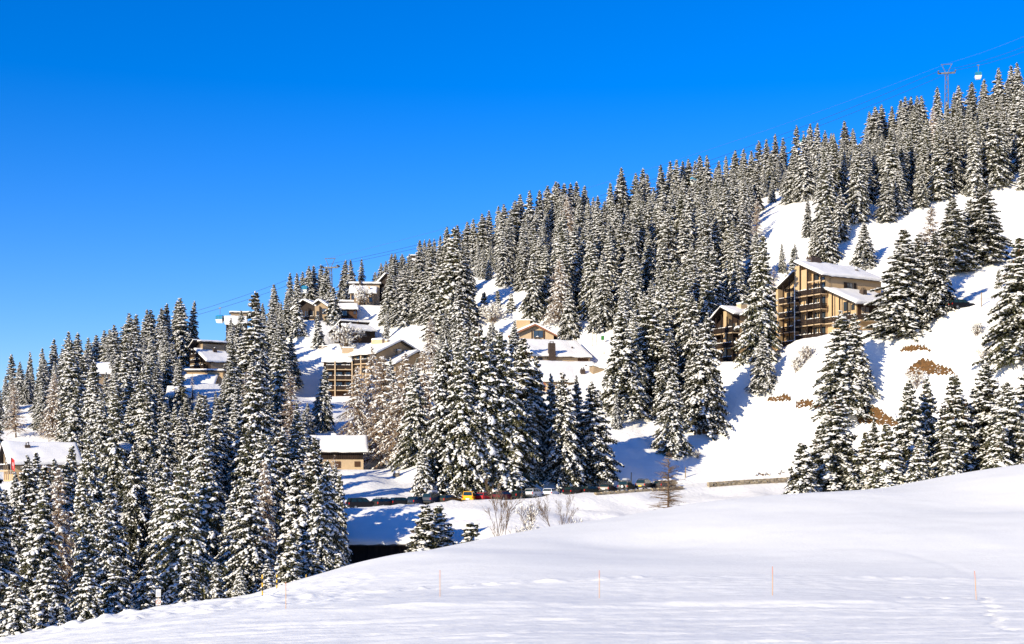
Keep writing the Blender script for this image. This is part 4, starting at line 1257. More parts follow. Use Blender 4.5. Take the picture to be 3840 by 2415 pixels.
# ------------------------------------------------------------------ houses
def snow_sheet(name, p00, p10, p11, p01, t, parent, seed=0, over=0.12, nx=14, ny=10):
    """snow lying on a sloping quad: rounded rim, uneven top; corners eave-left, eave-right, ridge-right, ridge-left"""
    a, b, c, d = [np.array(p, dtype=float) for p in (p00, p10, p11, p01)]
    n = np.cross(b - a, d - a); n /= np.linalg.norm(n)
    if n[2] < 0: n = -n
    us = np.concatenate([[0, 0, 0.012, 0.04], np.linspace(0.1, 0.9, nx), [0.96, 0.988, 1, 1]])
    vs = np.concatenate([[0, 0, 0.02, 0.06], np.linspace(0.14, 0.9, ny), [0.96, 0.99, 1, 1]])
    def rim(i, m):
        k = min(i, m - 1 - i)
        return (0.0, 0.55, 0.85, 1.0)[k] if k < 3 else 1.0
    V = []
    for j, v in enumerate(vs):
        for i, u in enumerate(us):
            p = (a * (1 - u) + b * u) * (1 - v) + (d * (1 - u) + c * u) * v
            f = rim(i, len(us)) * rim(j, len(vs))
            q = p + n * (t * f)
            L = np.linalg.norm(b - a)
            if f > 0.5:
                q = q + n * (0.30 * t * float(vnoise(u * L / 1.3 + seed, v * 5.0, 40)) + 0.40 * t * float(vnoise(u * L / 4.0, v * 2.0 + seed, 41)))
            if j <= 1: q[2] -= 0.06 + 0.22 * float(vnoise(u * L / 0.8, seed * 1.7, 42))
            V.append(q)
    m = len(us); k = len(vs)
    F = []
    for j in range(k - 1):
        for i in range(m - 1):
            F.append((j * m + i, j * m + i + 1, (j + 1) * m + i + 1, (j + 1) * m + i))
    return mesh_obj(name, V, F, M['roof_snow'], parent, True)

def place(o, off):
    o.location = (off[0], off[1], off[2])
    o.rotation_euler = (0, 0, off[3])
    return o

def fbox(face, u0, u1, d0, d1, z0, z1, L=0):
    """box on a face: 'front' looks along -y, 'gable' along -x, 'end' along +x (at x = L); d counts outward"""
    if face == 'front': return (u0, u1, -d1, -d0, z0, z1)
    if face == 'gable': return (-d1, -d0, u0, u1, z0, z1)
    return (L + d0, L + d1, u0, u1, z0, z1)

def volume(T, off, Lx, w1, w2, he, hr, hb, wall='stucco', gable=None, ov=0.55, ovg=0.5, ovr=0.35, snow=0.5, found=5.0, gable_z0=None, soffit='dark_wood', seed=0, end=None):
    """one roofed block: long wall along +x, gable at x = 0; ridge w1 behind the front, back eave w2 behind that"""
    W = w1 + w2
    prof = [(0, -found), (W, -found)]
    if w2 > 0: prof += [(W, hb), (w1, hr)]
    else: prof += [(w1, hr)]
    if w1 > 0: prof += [(0, he)]
    if w1 == 0: prof += [] 
    if w1 == 0:
        prof = [(0, -found), (W, -found), (W, hb), (0, hr)]
    elif w2 == 0:
        prof = [(0, -found), (W, -found), (W, hr), (0, he)]
    else:
        prof = [(0, -found), (W, -found), (W, hb), (w1, hr), (0, he)]
    place(MB().prism_x(prof, 0, Lx).build('wall', M[wall], T), off)
    if gable:
        z0 = -found if gable_z0 is None else gable_z0
        g = [(y, max(z, z0)) for y, z in prof]
        place(MB().prism_x(g, -0.05, -0.003).build('gable_wall', M[gable], T), off)
    if end:
        place(MB().prism_x(prof, Lx + 0.003, Lx + 0.05).build('gable_wall', M[end], T), off)
    def plane(y0, z0, y1, z1, s):
        # roof slab from low edge (y0) to high edge (y1), stretched past the low edge
        sl = (z1 - z0) / (y1 - y0)
        ya = y0 - ov if y1 > y0 else y0 + ov
        za = z0 + sl * (ya - y0)
        th = 0.22
        mb = MB()
        prof2 = [(ya, za), (ya, za + th), (y1, z1 + th), (y1, z1)]
        mb.prism_x(prof2, -ovg, Lx + ovr)
        r = place(mb.build('roof', M['fascia'], T), off)
        g = 0.02
        if y1 > y0:
            cs = [(-ovg, ya, za + th + g), (Lx + ovr, ya, za + th + g), (Lx + ovr, y1, z1 + th + g), (-ovg, y1, z1 + th + g)]
        else:
            cs = [(Lx + ovr, ya, za + th + g), (-ovg, ya, za + th + g), (-ovg, y1, z1 + th + g), (Lx + ovr, y1, z1 + th + g)]
        if snow > 0:
            snow_sheet('roof_snow', *cs, snow, r, seed + s)
        return r
    roofs = []
    if w1 > 0: roofs.append(plane(0, he + 0.01, w1, hr + 0.01, 1))
    if w2 > 0: roofs.append(plane(W, hb + 0.01, w1, hr + 0.01, 2))
    return roofs

def flat_roof(T, off, x0, x1, y0, y1, z, snow=0.4, th=0.35):
    r = place(MB().box(x0, x1, y0, y1, z, z + th).build('roof', M['fascia'], T), off)
    snow_sheet('roof_snow', (x0, y0, z + th + 0.01), (x1, y0, z + th + 0.01), (x1, y1, z + th + 0.01), (x0, y1, z + th + 0.01), snow, r, x0)
    return r

def block(T, off, x0, x1, y0, y1, z0, z1, m, name='wall'):
    return place(MB().box(x0, x1, y0, y1, z0, z1).build(name, M[m], T), off)

def window(T, off, face, u0, u1, z0, z1, d=0.06, bars=1, frame='brown_wood', L=0, curtain=False, fw=0.07):
    mb = MB()
    mb.box(*fbox(face, u0, u0 + fw, d - 0.055, d + 0.03, z0, z1, L)); mb.box(*fbox(face, u1 - fw, u1, d - 0.055, d + 0.03, z0, z1, L))
    mb.box(*fbox(face, u0 + fw, u1 - fw, d - 0.055, d + 0.03, z0, z0 + fw, L)); mb.box(*fbox(face, u0 + fw, u1 - fw, d - 0.055, d + 0.03, z1 - fw, z1, L))
    for k in range(bars):
        u = u0 + (u1 - u0) * (k + 1) / (bars + 1)
        mb.box(*fbox(face, u - 0.03, u + 0.03, d - 0.04, d + 0.025, z0 + fw, z1 - fw, L))
    w = place(mb.build('window', M[frame], T), off)
    MB().box(*fbox(face, u0 + fw, u1 - fw, d - 0.05, d - 0.01, z0 + fw, z1 - fw, L)).build('pane', M['window_glass'], w)
    if curtain:
        MB().box(*fbox(face, u0 + fw, u0 + fw + 0.3 * (u1 - u0), d - 0.005, d + 0.004, z0 + fw, z1 - fw, L)).build('curtain', M['curtain'], w)
    return w

def shutter(T, off, face, u0, u1, z0, z1, d=0.09, m='brown_wood', L=0):
    mb = MB().box(*fbox(face, u0, u1, d - 0.03, d + 0.02, z0, z1, L))
    n = 5
    for k in range(n):
        a = z0 + (z1 - z0) * (k + 0.2) / n
        mb.box(*fbox(face, u0 + 0.05, u1 - 0.05, d + 0.021, d + 0.035, a, a + (z1 - z0) / n * 0.6, L))
    return place(mb.build('shutter', M[m], T), off)

def balcony(T, off, face, u0, u1, zf, depth=1.35, rail=1.0, boards=3, snow=True, slab='stucco_pale', wood='dark_wood', L=0, seed=0):
    s = place(MB().box(*fbox(face, u0, u1, 0.06, depth, zf - 0.2, zf, L)).build('balcony_slab', M[slab], T), off)
    mb = MB()
    for k in range(boards):
        z = zf + 0.16 + (rail - 0.18) * k / boards
        mb.box(*fbox(face, u0, u1, depth - 0.06, depth - 0.01, z, z + (rail - 0.2) / boards * 0.86, L))
        for e in (u0, u1 - 0.05):
            mb.box(*fbox(face, e, e + 0.05, 0.06, depth - 0.062, z, z + (rail - 0.2) / boards * 0.72, L))
    mb.box(*fbox(face, u0, u1, depth - 0.09, depth + 0.02, zf + rail - 0.06, zf + rail, L))
    n = max(2, int((u1 - u0) / 1.6))
    for k in range(n + 1):
        u = u0 + 0.03 + (u1 - u0 - 0.12) * k / n
        mb.box(*fbox(face, u, u + 0.06, depth - 0.13, depth - 0.062, zf, zf + rail - 0.06, L))
    r = place(mb.build('railing', M[wood], T), off)
    if snow:
        rng = np.random.default_rng(seed + int(zf * 10))
        V = TriBag()
        u = u0 + 0.2
        while u < u1 - 0.3:
            l = rng.uniform(0.25, 0.6)
            if rng.random() < 0.75:
                b = fbox(face, u, u + l, depth - 0.12, depth + 0.04, zf + rail, zf + rail, L)
                c = np.array(((b[0] + b[1]) / 2, (b[2] + b[3]) / 2, zf + rail - 0.01))
                ax = np.array((1.0, 0, 0)) if face == 'front' else np.array((0, 1.0, 0))
                lump(V, rng, c, ax, Z, l * 0.6, 0.12, rng.uniform(0.08, 0.2))
            b = fbox(face, u, u + l, depth - 0.05, depth + 0.03, zf, zf, L)
            u += l
        b = fbox(face, u0, u1, depth + 0.003, depth + 0.05, zf, zf, L)
        if V.n:
            sn = link('rail_snow', V.mesh('rail_snow', M['roof_snow'], True), r)
            sn['kind'] = 'stuff'
    return s

def post(T, off, face, u, d, z0, z1, w=0.16, m='dark_wood', L=0):
    return place(MB().box(*fbox(face, u - w / 2, u + w / 2, d - w, d, z0, z1, L)).build('post', M[m], T), off)

def chimney(T, off, x, y, z0, w, d, h, m='chimney_metal', cap=True, snow=0.25, taper=0.85):
    lo = [(x - w / 2, y - d / 2, z0), (x + w / 2, y - d / 2, z0), (x + w / 2, y + d / 2, z0), (x - w / 2, y + d / 2, z0)]
    hi = [(x + (a - x) * taper, y + (b - y) * taper, z0 + h) for a, b, c in lo]
    c = place(MB().hexa(lo, hi).build('chimney', M[m], T), off)
    if cap:
        cw, cd = w * taper * 0.62, d * taper * 0.62
        mb = MB()
        for sx in (-1, 1):
            for sy in (-1, 1):
                mb.box(x + sx * cw / 2 * 0.85 - 0.04, x + sx * cw / 2 * 0.85 + 0.04, y + sy * cd / 2 * 0.85 - 0.04, y + sy * cd / 2 * 0.85 + 0.04, z0 + h, z0 + h + 0.28)
        mb.box(x - cw / 2, x + cw / 2, y - cd / 2, y + cd / 2, z0 + h + 0.28, z0 + h + 0.36)
        mb.build('chimney_cap', M[m], c)
        if snow: 
            rng = np.random.default_rng(int(abs(x * 7 + y * 3)) + 3)
            V = TriBag(); lump(V, rng, np.array((x, y, z0 + h + 0.36)), np.array((1.0, 0, 0)), Z, cw * 0.55, cd * 0.55, snow)
            link('chimney_snow', V.mesh('chimney_snow', M['roof_snow'], True), c)
    elif snow:
        snow_sheet('chimney_snow', (x - w / 2, y - d / 2, z0 + h), (x + w / 2, y - d / 2, z0 + h), (x + w / 2, y + d / 2, z0 + h), (x - w / 2, y + d / 2, z0 + h), snow, c, x, nx=4, ny=4)
    return c

def vent(T, off, x, y, z, h=0.6, r=0.16):
    mb = MB().tube([(x, y, z), (x, y, z + h)], r, r, 8)
    mb.tube([(x, y, z + h), (x, y, z + h + 0.15), (x, y, z + h + 0.22)], r * 1.6, r * 1.2, 8)
    return place(mb.build('vent_pipe', M['chimney_metal'], T), off)

R = math.radians
O0 = (0, 0, 0, 0)

# --- the big beige apartment house on the right
def big_house():
    T = thing('apartment_house', 'big beige apartment house with dark balconies and snowy roofs, at the right', 'apartment house', (XP(3097, 285), 285, 28.4), R(32))
    # upper block, ridge towards the left-hand block
    volume(T, O0, 15.6, 7.4, 0, 12.6, 15.9, 0, 'stucco', None, ov=0.7, ovg=1.8, ovr=0.3, snow=0.55, found=8, seed=1)
    # left-hand block, falling to the left
    oB = (0.25, 7.42, 0, 0)
    volume(T, oB, 13.2, 0, 5.4, 0, 13.9, 10.9, 'stucco', None, ov=0.5, ovg=2.2, ovr=0.3, snow=0.5, found=10, seed=2)
    # lower block in front
    oL = (0.5, -7.8, 0, 0)
    volume(T, oL, 12.4, 7.8, 0, 6.3, 9.7, 0, 'stucco', None, ov=0.9, ovg=1.2, ovr=0.3, snow=0.55, found=6, seed=3)
    # long upper wall: window with shutters, rain pipe
    window(T, O0, 'front', 5.7, 7.4, 10.15, 11.6, bars=1, frame='dark_wood')
    shutter(T, O0, 'front', 4.9, 5.65, 10.15, 11.6, m='dark_wood'); shutter(T, O0, 'front', 7.7, 8.4, 10.15, 11.6, m='dark_wood')
    place(MB().tube([(1.0, -0.14, 9.8), (1.0, -0.14, 12.1), (1.8, -0.55, 12.4)], 0.06, 0.06, 6).build('rain_pipe', M['brown_wood'], T), O0)
    # gable: windows between posts, balconies on four floors
    for zf in (8.9, 5.9, 2.9, -0.1):
        window(T, O0, 'gable', 0.15, 1.65, zf + 0.05, zf + 2.5, bars=1, frame='dark_wood')
        window(T, O0, 'gable', 1.9, 3.6, zf + 0.05, zf + 2.5, bars=2, frame='dark_wood', curtain=True)
        if zf < 8: window(T, O0, 'gable', 4.3, 5.6, zf + 0.05, zf + 2.4, bars=1, frame='dark_wood')
        if zf < 8: block(T, O0, -1.5, -0.06, 3.75, 3.9, zf - 0.2, zf + 2.8, 'dark_wood', 'partition')
        balcony(T, O0, 'gable', -0.4, 7.2, zf, 1.55, 1.15, seed=int(zf * 3) + 50)
    window(T, O0, 'gable', 1.9, 3.5, 11.9, 13.2, bars=1, frame='dark_wood', d=0.065)
    window(T, O0, 'gable', 0.3, 1.6, 11.75, 12.35, bars=1, frame='dark_wood', d=0.065)
    block(T, O0, -1.5, -1.2, -0.2, 3.6, 11.35, 11.65, 'stucco_pale', 'lintel_beam')
    for u, top in ((-0.2, 12.5), (1.75, 13.3), (3.7, 14.2), (5.75, 15.1)):
        post(T, O0, 'gable', u, 1.6, -6, top, 0.2)
    block(T, O0, -1.5, -0.01, 6.0, 7.35, 9.0, 15.2, 'stucco', 'wall_fin')
    block(T, O0, -1.45, -0.01, 3.9, 5.5, 9.0, 14.2, 'stucco', 'wall_fin')
    # left block: recessed balconies in shade
    for zf in (8.0, 5.0, 2.0, -1.0, -3.6):
        window(T, oB, 'gable', 0.2, 2.0, zf + 0.05, zf + 2.4, bars=1, frame='dark_wood')
        window(T, oB, 'gable', 2.4, 4.1, zf + 0.05, zf + 2.4, bars=1, frame='dark_wood', curtain=True)
        balcony(T, oB, 'gable', 0.1, 4.6, zf, 1.8, 1.1, seed=int(zf * 5) + 80)
    for u in (1.5, 3.3):
        post(T, oB, 'gable', u, 1.85, -7, 13.6 - 0.56 * u, 0.2)
    block(T, oB, -1.9, -0.01, 4.7, 5.35, -9, 11.1, 'stucco', 'wall_fin')
    block(T, oB, -0.05, -0.002, 0.1, 4.6, 10.5, 11.2, 'dark_wood', 'timber_panel')
    # lower block: gable posts, windows, balcony round the corner, loggia and ground floor window
    for u in (1.4, 3.6, 5.6):
        post(T, oL, 'gable', u, 1.0, 3.1, 6.5 + 0.43 * u, 0.2)
    window(T, oL, 'gable', 0.4, 1.3, 5.0, 6.1, frame='dark_wood'); window(T, oL, 'gable', 1.6, 3.4, 5.0, 6.8, frame='dark_wood', curtain=True)
    window(T, oL, 'gable', 1.6, 3.4, 3.0, 4.7, frame='dark_wood')
    balcony(T, oL, 'gable', -0.2, 7.6, 2.9, 1.1, 1.1, seed=120)
    block(T, oL, 0.3, 12.2, -0.05, -0.003, 2.95, 6.0, 'brown_wood', 'timber_panel')  # dark panel stands in for shade inside the loggia; no recess is cut
    balcony(T, oL, 'front', -0.2, 12.4, 2.9, 1.5, 1.1, seed=130)
    for u in (0.9, 4.4, 7.8, 11.0):
        post(T, oL, 'front', u, 1.48, 2.9, 5.75, 0.22)
    window(T, oL, 'front', 4.8, 6.4, 3.1, 5.3, frame='dark_wood', d=0.12); window(T, oL, 'front', 8.2, 10.2, 3.1, 5.3, frame='dark_wood', d=0.12)
    block(T, oL, 1.3, 3.4, -0.09, -0.052, 3.0, 5.6, 'stucco_pale', 'wall_panel')
    window(T, oL, 'front', 7.0, 9.6, 0.1, 2.2, bars=2, frame='dark_wood', curtain=True)
    shutter(T, oL, 'front', 6.1, 6.9, 0.1, 2.2); shutter(T, oL, 'front', 9.7, 10.4, 0.1, 2.2)
    # chimneys
    chimney(T, O0, 3.6, 7.2, 15.5, 3.0, 1.8, 1.9, taper=0.86, snow=0.0)
    chimney(T, O0, 1.8, 7.3, 15.6, 1.2, 1.5, 1.0, taper=0.95, cap=False, snow=0.12)
    chimney(T, O0, 12.2, 3.6, 14.1, 0.8, 0.8, 0.9, snow=0.35)
    chimney(T, oL, 6.2, 4.2, 7.9, 1.2, 1.2, 1.9, snow=0.0)
    place(MB().tube([(-1.62, 7.25, -6), (-1.62, 7.25, 11.5)], 0.09, 0.09, 6).build('rain_pipe', M['cabin_white'], T), O0)
    return T
big_house()

def wing_house():
    T = thing('apartment_house', 'timber and beige balcony block half hidden left of the big apartment house', 'apartment house', (56.0, 296.2, 26.7), R(32))
    volume(T, O0, 10, 0, 5.0, 0, 11.5, 9.9, 'stucco', 'dark_wood', ov=0.5, ovg=2.2, snow=0.45, found=8, gable_z0=-6, seed=7)
    for zf in (8.0, 5.0, 2.1, -0.8):
        window(T, O0, 'gable', 0.6, 2.2, zf + 0.05, zf + 2.1, frame='brown_wood', curtain=True, d=0.12)
        window(T, O0, 'gable', 2.8, 4.4, zf + 0.05, zf + 2.1, frame='brown_wood', d=0.12)
        if zf < 6: balcony(T, O0, 'gable', 0.2, 4.9, zf, 1.9, 1.1, seed=int(zf * 7) + 200)
    for u in (1.6, 3.2, 4.8): post(T, O0, 'gable', u, 1.95, -5, 11.2 - 0.32 * u, 0.2)
    place(MB().box(*fbox('gable', 3.2, 4.6, 1.35, 1.42, 5.8, 7.0)).build('awning', M['awning_yellow'], T), O0)
    T2 = thing('apartment_house', 'gabled balcony house at the left end of the apartment row, behind tall spruce', 'apartment house', (XP(2774, 290), 290, 24.0), R(32))
    volume(T2, O0, 10, 3.6, 3.7, 9.7, 11.3, 8.7, 'stucco', 'dark_wood', ov=0.6, ovg=2.2, snow=0.45, found=8, gable_z0=-6, seed=9)
    for zf in (6.1, 3.0, 0.1):
        window(T2, O0, 'gable', 0.6, 2.3, zf + 0.05, zf + 2.1, frame='brown_wood', curtain=True, d=0.12)
        window(T2, O0, 'gable', 4.2, 6.2, zf + 0.05, zf + 2.1, frame='brown_wood', d=0.12)
        balcony(T2, O0, 'gable', 0.0, 7.1, zf, 1.8, 1.1, seed=int(zf * 7) + 240)
    for u in (0.2, 1.9, 3.6, 5.3, 7.0): post(T2, O0, 'gable', u, 1.85, -5, 9.4 if u < 2 else 10.0 - 0.35 * (u - 3.6), 0.2)
    block(T2, O0, -1.6, -0.06, 2.2, 3.2, -6, 10.6, 'stucco', 'wall_fin')
    chimney(T2, O0, 2.8, 2.6, 10.4, 1.6, 1.4, 1.9, m='stucco_pale', cap=False, snow=0.3, taper=1.0)
wing_house()

# --- the apartment house with three rows of balconies, left of the larches
def left_apartments():
    T = thing('apartment_house', 'beige apartment house with three balcony rows behind the frosted larches', 'apartment house', (XP(1214, 346), 346, 20.2), 0)
    o1 = (0, 0, 0, R(6))
    volume(T, o1, 6.9, 6.5, 0, 8.9, 11.6, 0, 'brown_wood', None, ov=1.7, ovg=0.5, ovr=0.1, snow=0.5, found=6, seed=21)  # brown wall colour imitates the shade within the balcony voids
    for zf in (6.7, 4.15, 1.65):
        balcony(T, o1, 'front', 0, 6.8, zf, 1.6, 1.0, seed=int(zf * 9) + 300)
        for u in (0.5, 2.9, 4.9): window(T, o1, 'front', u, u + 1.6, zf + 0.05, zf + 2.0, frame='brown_wood', curtain=(u != 2.9))
    for u in (2.75, 6.85): post(T, o1, 'front', u, 1.85, -4, 8.6, 0.3, m='stucco_pale')
    post(T, o1, 'front', 0.2, 1.7, 6.6, 8.6, 0.1)
    chimney(T, o1, 5.8, 3.6, 10.2, 2.8, 1.3, 2.1, m='stucco_pale', cap=False, snow=0.3, taper=1.0)
    a = R(-38)
    o2 = (6.9, 1.2, 0, a)
    volume(T, o2, 8.0, 8.0, 6.6, 10.4, 13.7, 11.4, 'stucco_grey', None, ov=1.2, ovg=0.4, ovr=1.0, snow=0.5, found=6, seed=23)
    balcony(T, o2, 'front', 0.2, 7.8, 8.0, 1.1, 1.0, seed=330)
    for u in (0.8, 3.2, 5.6): window(T, o2, 'front', u, u + 1.6, 8.1, 10.0, frame='brown_wood', curtain=True)
    window(T, o2, 'end', 6.2, 7.4, 11.0, 11.8, L=8.0); window(T, o2, 'front', 3.0, 4.4, 5.8, 7.0, frame='brown_wood')
    post(T, o2, 'front', 3.8, 1.1, 0, 10.2, 0.3, m='stucco_pale')
    chimney(T, o2, 3.4, 5.6, 12.3, 3.6, 1.4, 2.0, m='stucco_pale', cap=False, snow=0.3, taper=1.0)
    chimney(T, o2, 5.9, 6.0, 12.5, 0.9, 0.9, 1.5, m='stucco_pale', cap=False, snow=0.2, taper=1.0)
    o3 = (13.0, 0.4, -2.1, a)
    volume(T, o3, 6.0, 7.5, 6.6, 10.0, 13.2, 10.4, 'stucco_grey', None, ov=1.0, ovg=0.4, ovr=0.9, snow=0.5, found=6, seed=25)
    chimney(T, o3, 2.0, 4.6, 12.0, 2.4, 1.2, 1.6, m='stucco_pale', cap=False, snow=0.3, taper=1.0)
left_apartments()

# --- chalets up the slope
def upper_chalets():
    T = thing('chalet', 'dark timber chalet with two gables and joined snowy roofs, high on the left slope', 'chalet', (XP(1187, 386), 386, 43.4), R(72))
    volume(T, O0, 8, 3.5, 3.3, 3.6, 5.3, 2.9, 'brown_wood', 'dark_wood', ov=0.4, ovg=1.3, snow=0.45, found=4, gable_z0=0, seed=31)
    for u in (0.5, 2.2, 3.9): window(T, O0, 'gable', u, u + 1.3, 0.9, 2.6, d=0.12, curtain=(u < 1))
    for u in (0.1, 1.9, 3.6, 5.3): post(T, O0, 'gable', u, 1.25, 0, 3.4 if u < 5 else 3.2, 0.16)
    balcony(T, O0, 'gable', 0.1, 6.6, 0.1, 1.2, 0.9, seed=400)
    o2 = (-0.6, -3.7, 0, 0)
    volume(T, o2, 8, 2.4, 1.25, 3.4, 5.0, 4.2, 'stucco_grey', None, ov=0.35, ovg=1.0, snow=0.45, found=4, seed=33)
    window(T, o2, 'gable', 0.5, 1.8, 1.4, 3.0); block(T, o2, -0.9, -0.01, 2.2, 3.5, -1, 3.6, 'stucco_grey', 'wall_fin')
    chimney(T, O0, 3.2, -0.4, 4.0, 0.7, 0.7, 1.0, snow=0.25)
    T = thing('chalet', 'low chalet with flat top and snowy front roof, right of twin-gabled chalet', 'chalet', (XP(1276, 392), 392, 45.0), R(8))
    volume(T, O0, 4.6, 4.2, 0, 2.1, 3.7, 0, 'brown_wood', 'dark_wood', ov=0.6, ovg=0.6, snow=0.45, found=4, gable_z0=0, seed=35)
    block(T, O0, -0.9, 3.4, 4.25, 8, -3, 4.4, 'dark_wood'); flat_roof(T, O0, -1.4, 3.9, 3.9, 8.3, 4.42)
    block(T, O0, 0.1, 2.3, -0.05, -0.003, 0.0, 2.0, 'dark_wood', 'timber_panel'); window(T, O0, 'front', 0.5, 1.9, 0.3, 1.7, d=0.12)
    window(T, O0, 'front', 3.6, 4.3, 0.7, 1.6)
    T = thing('chalet', 'topmost grey-beige chalet with a flat upper roof and dark doorway', 'chalet', (XP(1316, 402), 402, 50.1), R(4))
    volume(T, O0, 6.4, 5.5, 0, 2.7, 5.0, 0, 'stucco_grey', None, ov=0.6, ovg=0.6, ovr=0.9, snow=0.45, found=4, seed=37)
    block(T, O0, -0.4, 7.9, 5.53, 9.5, -3, 5.9, 'stucco_pale'); flat_roof(T, O0, -0.9, 8.4, 5.1, 9.9, 5.92)
    block(T, O0, 2.3, 4.1, -0.06, -0.004, -0.5, 2.5, 'dark_wood', 'door'); window(T, O0, 'front', 5.1, 6.0, 0.3, 1.6); window(T, O0, 'front', 0.1, 0.9, 0.9, 2.1)
    chimney(T, O0, 2.4, 4.9, 4.7, 0.7, 0.7, 2.0, snow=0.0); chimney(T, O0, 2.4, 2.8, 3.8, 0.5, 0.5, 1.0, snow=0.35)
    chimney(T, O0, 4.8, 2.0, 3.5, 1.0, 1.0, 1.3, m='stucco', cap=False, snow=0.1, taper=1.0)
    T = thing('chalet', 'dark gable end of a chalet half hidden right of the topmost chalet', 'chalet', (XP(1452, 408), 408, 52.6), R(58))
    volume(T, O0, 7, 0, 4.2, 0, 6.4, 3.0, 'stucco_grey', 'dark_wood', ov=0.5, ovg=0.8, snow=0.45, found=4, seed=39)
    window(T, O0, 'gable', 1.0, 2.4, 1.2, 2.8, d=0.12)
    T = thing('chalet', 'dark brown chalet with split snowy roof, between the chalets and the apartments', 'chalet', (XP(1323, 372), 372, 37.0), R(34))
    volume(T, O0, 6.6, 4.4, 0, 2.2, 3.8, 0, 'dark_wood', None, ov=0.6, ovg=1.2, snow=0.45, found=4, seed=41)
    o2 = (0.0, 4.42, 0, 0)
    volume(T, o2, 7.0, 0, 6.4, 0, 4.8, 2.5, 'dark_wood', None, ov=0.5, ovg=1.4, snow=0.4, found=4, seed=43)
    for u in (0.4, 2.4): window(T, O0, 'gable', u, u + 1.4, 0.3, 2.0, curtain=True)
    balcony(T, O0, 'gable', 0, 4.2, 0.2, 1.1, 0.9, seed=420)
    for u in (0.2, 2.1, 4.1): post(T, O0, 'gable', u, 1.12, 0, 2.2 + 0.35 * u, 0.15)
    window(T, O0, 'front', 2.6, 4.2, 0.6, 1.7); chimney(T, O0, 3.6, 4.0, 3.6, 0.6, 0.6, 1.1, snow=0.3)
    post(T, o2, 'gable', 6.2, 1.4, -1, 2.2, 0.15); post(T, o2, 'gable', 3.2, 1.4, -1, 3.3, 0.15)
    T = thing('chalet', 'flat-roofed chalet alone among the tree tops on the ridge', 'chalet', (XP(1563, 434), 434, 65.7), R(18))
    volume(T, O0, 6.6, 4.0, 0, 1.0, 2.0, 0, 'dark_wood', None, ov=0.5, ovg=0.8, snow=0.4, found=4, seed=45)
    block(T, O0, -0.4, 7.2, 4.03, 8.5, -2, 3.0, 'stucco_grey'); flat_roof(T, O0, -1.0, 7.8, 3.6, 9.0, 3.02, 0.3)
    chimney(T, O0, 3.2, 2.6, 1.4, 0.6, 0.6, 1.1, snow=0.0)
    window(T, O0, 'front', 2.2, 3.6, -1.2, 0.4)
upper_chalets()

# --- houses in the middle
def middle_houses():
    T = thing('house', 'beige gabled house with red-brown bargeboards and a big square chimney', 'house', (XP(2076, 326), 326, 31.0), R(88))
    volume(T, O0, 10, 4.2, 5.4, 2.3, 4.5, 2.2, 'stucco_pale', None, ov=0.8, ovg=1.0, snow=0.4, found=4, seed=51)
    window(T, O0, 'gable', 2.4, 4.6, 1.6, 3.3, bars=1, frame='dark_wood')
    for u in (2.2, 5.0, 8.2): post(T, O0, 'gable', u, 0.2, -1, 3.2 if u < 8 else 2.6, 0.22, m='brown_wood')
    mb = MB()
    mb.prism_x([(-0.85, 1.72), (-0.85, 2.1), (4.2, 4.75), (9.6 + 0.9, 1.95), (9.6 + 0.9, 1.6), (4.2, 4.35)], -1.10, -1.02)
    place(mb.build('bargeboard', M['red_wood'], T), O0)
    chimney(T, O0, 1.0, 7.0, 2.2, 1.6, 3.2, 3.5, m='stucco', cap=False, snow=0.3, taper=1.0)
    T = thing('house', 'long house with a smooth snowy roof and tall dark front chimney', 'house', (XP(2010, 311), 311, 25.6), R(20))
    volume(T, O0, 12.8, 8.2, 0, 1.6, 5.5, 0, 'stucco_pale', None, ov=0.6, ovg=1.4, ovr=0.3, snow=0.5, found=5, seed=53)
    block(T, O0, 9.9, 12.4, -0.06, -0.004, -1.2, 1.3, 'brown_wood', 'door'); window(T, O0, 'front', 0.5, 1.5, 0.2, 1.2)
    for u in (0.6, 2.6, 4.6): post(T, O0, 'gable', u, 1.3, -3, 1.5 + 0.45 * u, 0.2, m='stucco')
    for u in (1.0, 3.4): window(T, O0, 'gable', u, u + 1.8, -1.2, 1.2, frame='brown_wood')
    chimney(T, O0, 3.5, -0.5, -1.2, 1.7, 1.0, 5.6, taper=0.82, snow=0.0)
    vent(T, O0, 9.8, 3.0, 3.3); chimney(T, O0, 3.4, 7.9, 5.2, 1.9, 1.0, 1.0, snow=0.25)
    T = thing('house', 'lower house with a large snowy roof behind young spruces', 'house', (XP(2052, 296), 296, 18.4), R(16))
    volume(T, O0, 12.5, 9.0, 0, 2.2, 6.6, 0, 'stucco_pale', None, ov=0.8, ovg=1.2, ovr=0.8, snow=0.5, found=5, seed=55)
    block(T, O0, -0.05, -0.003, 1.0, 3.0, 0.2, 2.4, 'red_wood', 'timber_panel'); window(T, O0, 'gable', 3.6, 5.4, 1.0, 3.2, frame='brown_wood')
    window(T, O0, 'front', 2.0, 3.4, 0.2, 1.6); window(T, O0, 'front', 6.5, 8.2, 0.2, 1.6, curtain=True)
    vent(T, O0, 10.6, 6.0, 5.4); chimney(T, O0, 8.6, 2.4, 3.9, 1.0, 0.9, 1.1, snow=0.2)
    mb = MB(); mb.prism_y([(10.4, 3.2), (13.0, 3.2), (13.0, 4.9), (10.6, 5.6)], 1.0, 3.6)
    place(mb.build('dormer', M['stucco_grey'], T), O0)
    snow_sheet('dormer_snow', (10.3, 0.8, 5.75), (13.3, 0.8, 5.05), (13.3, 4.0, 5.05), (10.3, 4.0, 5.75), 0.35, T, 5)
middle_houses()

